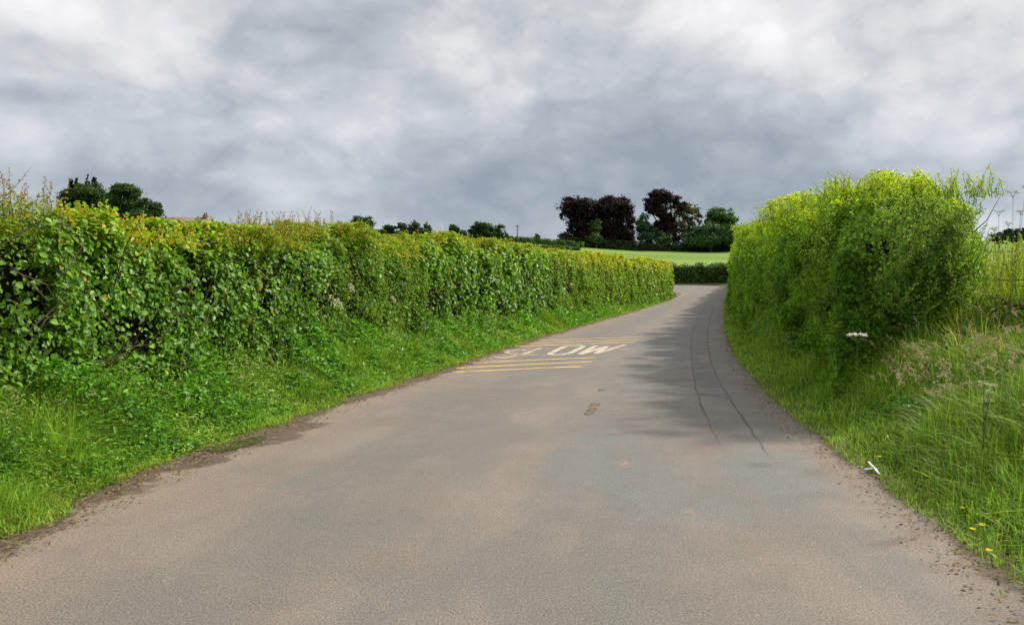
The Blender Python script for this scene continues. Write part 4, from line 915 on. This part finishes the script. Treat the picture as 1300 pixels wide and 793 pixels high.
umbel_plant(1268, 268, 7.2, 'tall seed umbel beside the end of the right hedge, nearest the hedge leaves', 9, .05, (.28, .32, .10), 'seed_umbel', (.20, .24, .09), .0028, extra=((1280, 283, .035), (1262, 290, .03)))
# yellowish tall stalks at the fence
XY = np.column_stack([R.uniform(5.0, 8.5, 1300), R.uniform(7.9, 12.5, 1300)]); XY = XY[(XY[:, 0] / XY[:, 1] > .598) & (XY[:, 0] < .70 * XY[:, 1] + .2)][:620]
sp = [(np.array([x, y, gz_at(x, y)]), R.uniform(.9, 1.4) + .02 * (y - 8), R.normal(size=2) * .18) for x, y in XY]
w_ = empty('tall_weeds', (6, 8.6, .6)); tag(w_, 'yellow-green tall leafy weeds crowding the rail fence right of the hedge end', 'weeds', kind='stuff')
shoots(w_, sp, 110, lambda u, m: mixc(mixc((.12, .22, .03), (.20, .27, .04), R.random(m)), (.30, .29, .05), sm(u, .5, 1) * .6), M['leaf_small'], 'stalks', .038, .004)
# rail fence
fe = empty('rail_fence', (5.9, 8.9, .6)); tag(fe, 'weathered brown rail and wire fence running from the right hedge end out of the photo', 'fence')
ra, rb = at(1236, 371, 9.6), at(1345, 400, 7.0)
V, F = tubes([[ra, (ra + rb) / 2 - [0, 0, .012], rb]], [[.034, .03, .034]], 7); mesh('rail', V, [F], M['bar'], fe, smooth=True)
wa, wb = at(1236, 352.5, 9.6), at(1345, 352.5, 7.0)
V, F = tubes([[wa, (wa + wb) / 2 - [0, 0, .03], wb]], [[.006, .006, .006]], 5); mesh('wire', V, [F], M['twig'], fe)
for q in (at(1236, 374, 9.6), rb):
    g = gz_at(q[0], q[1]); V, F = tubes([[(q[0], q[1] + .06, g - .2), (q[0], q[1] + .06, g + .6), (q[0], q[1] + .06, g + 1.05), (q[0], q[1] + .06, g + 1.07)]], [[.06, .055, .05, .002]], 9); mesh('post', V, [F], M['bar'], fe)
# dock plant and nettle on the left verge
def rosette(px_, py_, label, n, ln, w, col, name, up=.5, h=.0):
    c = pix(px_, py_); X = c[None]; g = gz_at(*c); root = empty(name, (c[0], c[1], g)); tag(root, label, 'plant'); V, F = [], []
    Ls = []
    for i in range(n):
        a = i * 2.4 + R.random() * .5; l_ = ln * R.uniform(.7, 1.15); z0 = g + .02 + h * i / n; dv = np.array([math.cos(a), math.sin(a), 0]); pv = np.array([-dv[1], dv[0], 0]); b = len(V)
        for t, wf in ((0, .15), (.25, .7), (.5, 1.), (.75, .8), (1., .05)):
            c3 = np.array([c[0], c[1], z0]) + dv * l_ * t + np.array([0, 0, up * l_ * (t - .8 * t * t)])
            V += [c3 - pv * w * wf / 2 + [0, 0, .012 * wf], c3 - [0, 0, .0], c3 + pv * w * wf / 2 + [0, 0, .012 * wf]]
        for s in range(4):
            for q in (0, 1): F.append([b + 3 * s + q, b + 3 * s + q + 1, b + 3 * s + q + 4, b + 3 * s + q + 3])
    V = np.array(V); mesh('leaves', V, [np.array(F)], M['leaf'], root, col=var(np.tile(col, (len(V), 1)), V, .15), smooth=True)
    if h:
        Vt, Ft = tubes([[(c[0], c[1], g), (c[0], c[1], g + h)]], [[.004, .002]], 4); mesh('stem', Vt, [Ft], M['grass'], root, col=np.tile(col, (len(Vt), 1)))
rosette(127, 612, 'broad dock leaves flat on the left margin of the lane', 6, .16, .075, (.07, .16, .03), 'dock_plant', .25)
rosette(160, 597, 'small dock rosette in grass just above the broad dock leaves', 6, .11, .05, (.09, .20, .03), 'dock_plant', .5)
rosette(205, 577, 'yellow-green leafy plant at the muddy edge left of the puddle', 7, .10, .035, (.22, .30, .03), 'leafy_plant', .6)
rosette(352, 512, 'bright yellow-green upright weed standing out in the left verge grass', 12, .13, .04, (.20, .36, .03), 'leafy_plant', .7, .38)
rosette(375, 523, 'small pale leaf cluster at the left road edge right of the puddle', 5, .09, .06, (.20, .28, .05), 'leafy_plant', .3)
# fallen twigs
for i, (p0, p1, lab) in enumerate((((241, 578), (268, 575), 'thin brown twig lying at the left end of the puddle'), ((246, 584), (262, 581), 'short brown twig just below the longer twig by the puddle'), ((145, 629), (156, 627), 'short dark twig on the left margin near the dock leaves'),
                                  ((436, 513), (466, 509), 'pale straw coloured twig on the left road edge beyond the puddle'), ((22, 655), (40, 662), 'dark twig in the leaf litter at the lower left corner'))):
    a = pix(*p0); b = pix(*p1); k = 6; t = np.linspace(0, 1, k); P = np.outer(1 - t, [*a, prof(a[1]) + .028]) + np.outer(t, [*b, prof(b[1]) + .028]) + R.normal(size=(k, 3)) * [.006, .006, .003]
    V, F = tubes([P], [np.linspace(.007, .003, k)], 5); o = mesh('twig', V, [F], M['twig']); tag(o, lab, 'twig', 'twigs fallen along the left road edge')
# leaf litter and grit on the margins
def litter(P, side, n, label):
    XY, e = verge_points(P, side, n, (.30, .28, .25, .2), 1.5, 40, lodG, -.42)
    kq = R.random(n) < sm(e, -.5, .05) + .06; XY, e = XY[kq], e[kq]; X2 = XY - 0; e2 = R.normal(size=len(XY)) * .1
    S_, T_, Nn = None, None, None
    z = np.maximum(prof(XY[:, 1]) + .004, ground(XY, np.maximum(e, 0)) + .006); k = len(XY); Pp = np.column_stack([XY, z + R.random(k) * .012])
    c = mixc((.10, .06, .035), (.40, .27, .12), R.random(k) ** 1.5); c = mixc(c, (.20, .24, .04), (R.random(k) < .2) * 1.)
    o = add_leaves('leaf_litter', Pp, unit(R.normal(size=(k, 3)) * .35 + [0, 0, 1]), R.uniform(.008, .040, k) * lodG(camd(Pp)) ** .5, c, M['seed'], None, aspect=.4); tag(o, label, 'leaf litter', kind='stuff')
litter(Lw, 1, 13000, 'dry leaf scraps and straw along the left road margin'); litter(Rw, -1, 8000, 'dry leaf scraps and straw along the right road margin')

# ------------------------------------------------------------------ sky, sun, camera
SUN_DIR = unit(np.array([2.7, 1.35, 2.65])); elev = math.asin(SUN_DIR[2]); az = math.atan2(SUN_DIR[0], SUN_DIR[1])   # clockwise from +Y
w = bpy.data.worlds.new('World'); sc.world = w; w.use_nodes = True; nt = w.node_tree; nt.nodes.clear(); L = nt.links
out = nt.nodes.new('ShaderNodeOutputWorld'); bg = nt.nodes.new('ShaderNodeBackground'); L.new(bg.outputs[0], out.inputs[0])
sky = nt.nodes.new('ShaderNodeTexSky'); sky.sky_type = 'NISHITA'; sky.sun_disc = False; sky.sun_elevation = elev; sky.sun_rotation = az; sky.dust_density = 1.5
tc = N(nt, 'ShaderNodeTexCoord'); nrm = N(nt, 'ShaderNodeVectorMath', operation='NORMALIZE'); L.new(tc.outputs['Generated'], nrm.inputs[0])
sp_ = N(nt, 'ShaderNodeSeparateXYZ'); L.new(nrm.outputs[0], sp_.inputs[0]); Zs = math_n(nt, 'MAXIMUM', sp_.outputs[2], 0.0)
cb = N(nt, 'ShaderNodeMapping'); cb.inputs['Location'].default_value = (3.3, 6.2, 3.4); cb.inputs['Scale'].default_value = (1.0, 1.0, 1.6); L.new(nrm.outputs[0], cb.inputs[0])
wn = N(nt, 'ShaderNodeTexNoise'); wn.inputs['Scale'].default_value = 3.2; wn.inputs['Detail'].default_value = 3; L.new(cb.outputs[0], wn.inputs['Vector'])
wv = N(nt, 'ShaderNodeVectorMath', operation='SCALE'); L.new(wn.outputs['Color'], wv.inputs[0]); wv.inputs['Scale'].default_value = .10
ad = N(nt, 'ShaderNodeVectorMath', operation='ADD'); L.new(cb.outputs[0], ad.inputs[0]); L.new(wv.outputs[0], ad.inputs[1]); cv = ad.outputs[0]
n_big = tex(nt, cv, 1.6, 3, .5); n_mid = tex(nt, cv, 4.2, 10, .58); n_fine = tex(nt, cv, 15, 8, .6)
def bil(sc_, det): return math_n(nt, 'ABSOLUTE', math_n(nt, 'SUBTRACT', tex(nt, cv, sc_, det, .45), .5))
bl = math_n(nt, 'ADD', math_n(nt, 'ADD', math_n(nt, 'MULTIPLY', bil(4.5, 4), 1.0), math_n(nt, 'MULTIPLY', bil(11.0, 4), .6)), .36)
dns = math_n(nt, 'ADD', math_n(nt, 'ADD', math_n(nt, 'MULTIPLY', n_big, .38), math_n(nt, 'MULTIPLY', n_mid, .42)), math_n(nt, 'ADD', math_n(nt, 'MULTIPLY', n_fine, .14), math_n(nt, 'MULTIPLY', math_n(nt, 'SUBTRACT', bl, .5), .55)))
elev_m = ramp(nt, Zs, [(0., .085), (.03, .06), (.07, .01), (.12, .015), (.19, .06), (.28, .10), (.36, .12), (.6, .14)])
val = math_n(nt, 'ADD', dns, math_n(nt, 'SUBTRACT', elev_m, .045 + (-.01)))
cloud = ramp(nt, val, [(.33, (.19, .22, .255)), (.43, (.26, .288, .322)), (.51, (.345, .365, .39)), (.58, (.43, .438, .458)), (.70, (.54, .54, .555))])
cloud = mixn(nt, 1.0, cloud, ramp(nt, Zs, [(0., (1.22, 1.24, 1.26)), (.10, (1.10, 1.13, 1.16)), (.22, (1.22, 1.205, 1.20)), (.36, (1.25, 1.22, 1.20)), (.8, (1.9, 1.9, 1.9))]), 'MULTIPLY')
SKYS = .10
cl = mixn(nt, 1.0, cloud, (1 / SKYS, 1 / SKYS, 1 / SKYS), 'MULTIPLY')
cover = ramp(nt, n_big, [(.2, .88), (.35, .985)])
L.new(mixn(nt, cover, sky.outputs[0], cl), bg.inputs[0]); bg.inputs[1].default_value = SKYS
sl = bpy.data.lights.new('sun', 'SUN'); sl.energy = 3.8; sl.angle = math.radians(4.0); sl.color = (1, .93, .82)
so = link(bpy.data.objects.new('sun', sl)); so.rotation_euler = Vector(-SUN_DIR).to_track_quat('-Z', 'Y').to_euler()

cam = bpy.data.cameras.new('camera'); co = link(bpy.data.objects.new('camera', cam)); co.location = (0, 0, CAMH); co.rotation_euler = (math.radians(90), 0, 0)
cam.sensor_width = 36; cam.lens = 36 * FPX / 1300; cam.shift_y = -(793 / 2 - HY) / 1300; cam.clip_end = 6000; cam.clip_start = .05
sc.camera = co
vs = sc.view_settings; vs.view_transform = 'Standard'; vs.look = 'None'; vs.exposure = .54; vs.gamma = 1; vs.use_curve_mapping = False
sc.render.engine = 'CYCLES'; sc.cycles.max_bounces = 6; sc.cycles.diffuse_bounces = 3; sc.cycles.transmission_bounces = 3; sc.cycles.use_denoising = True
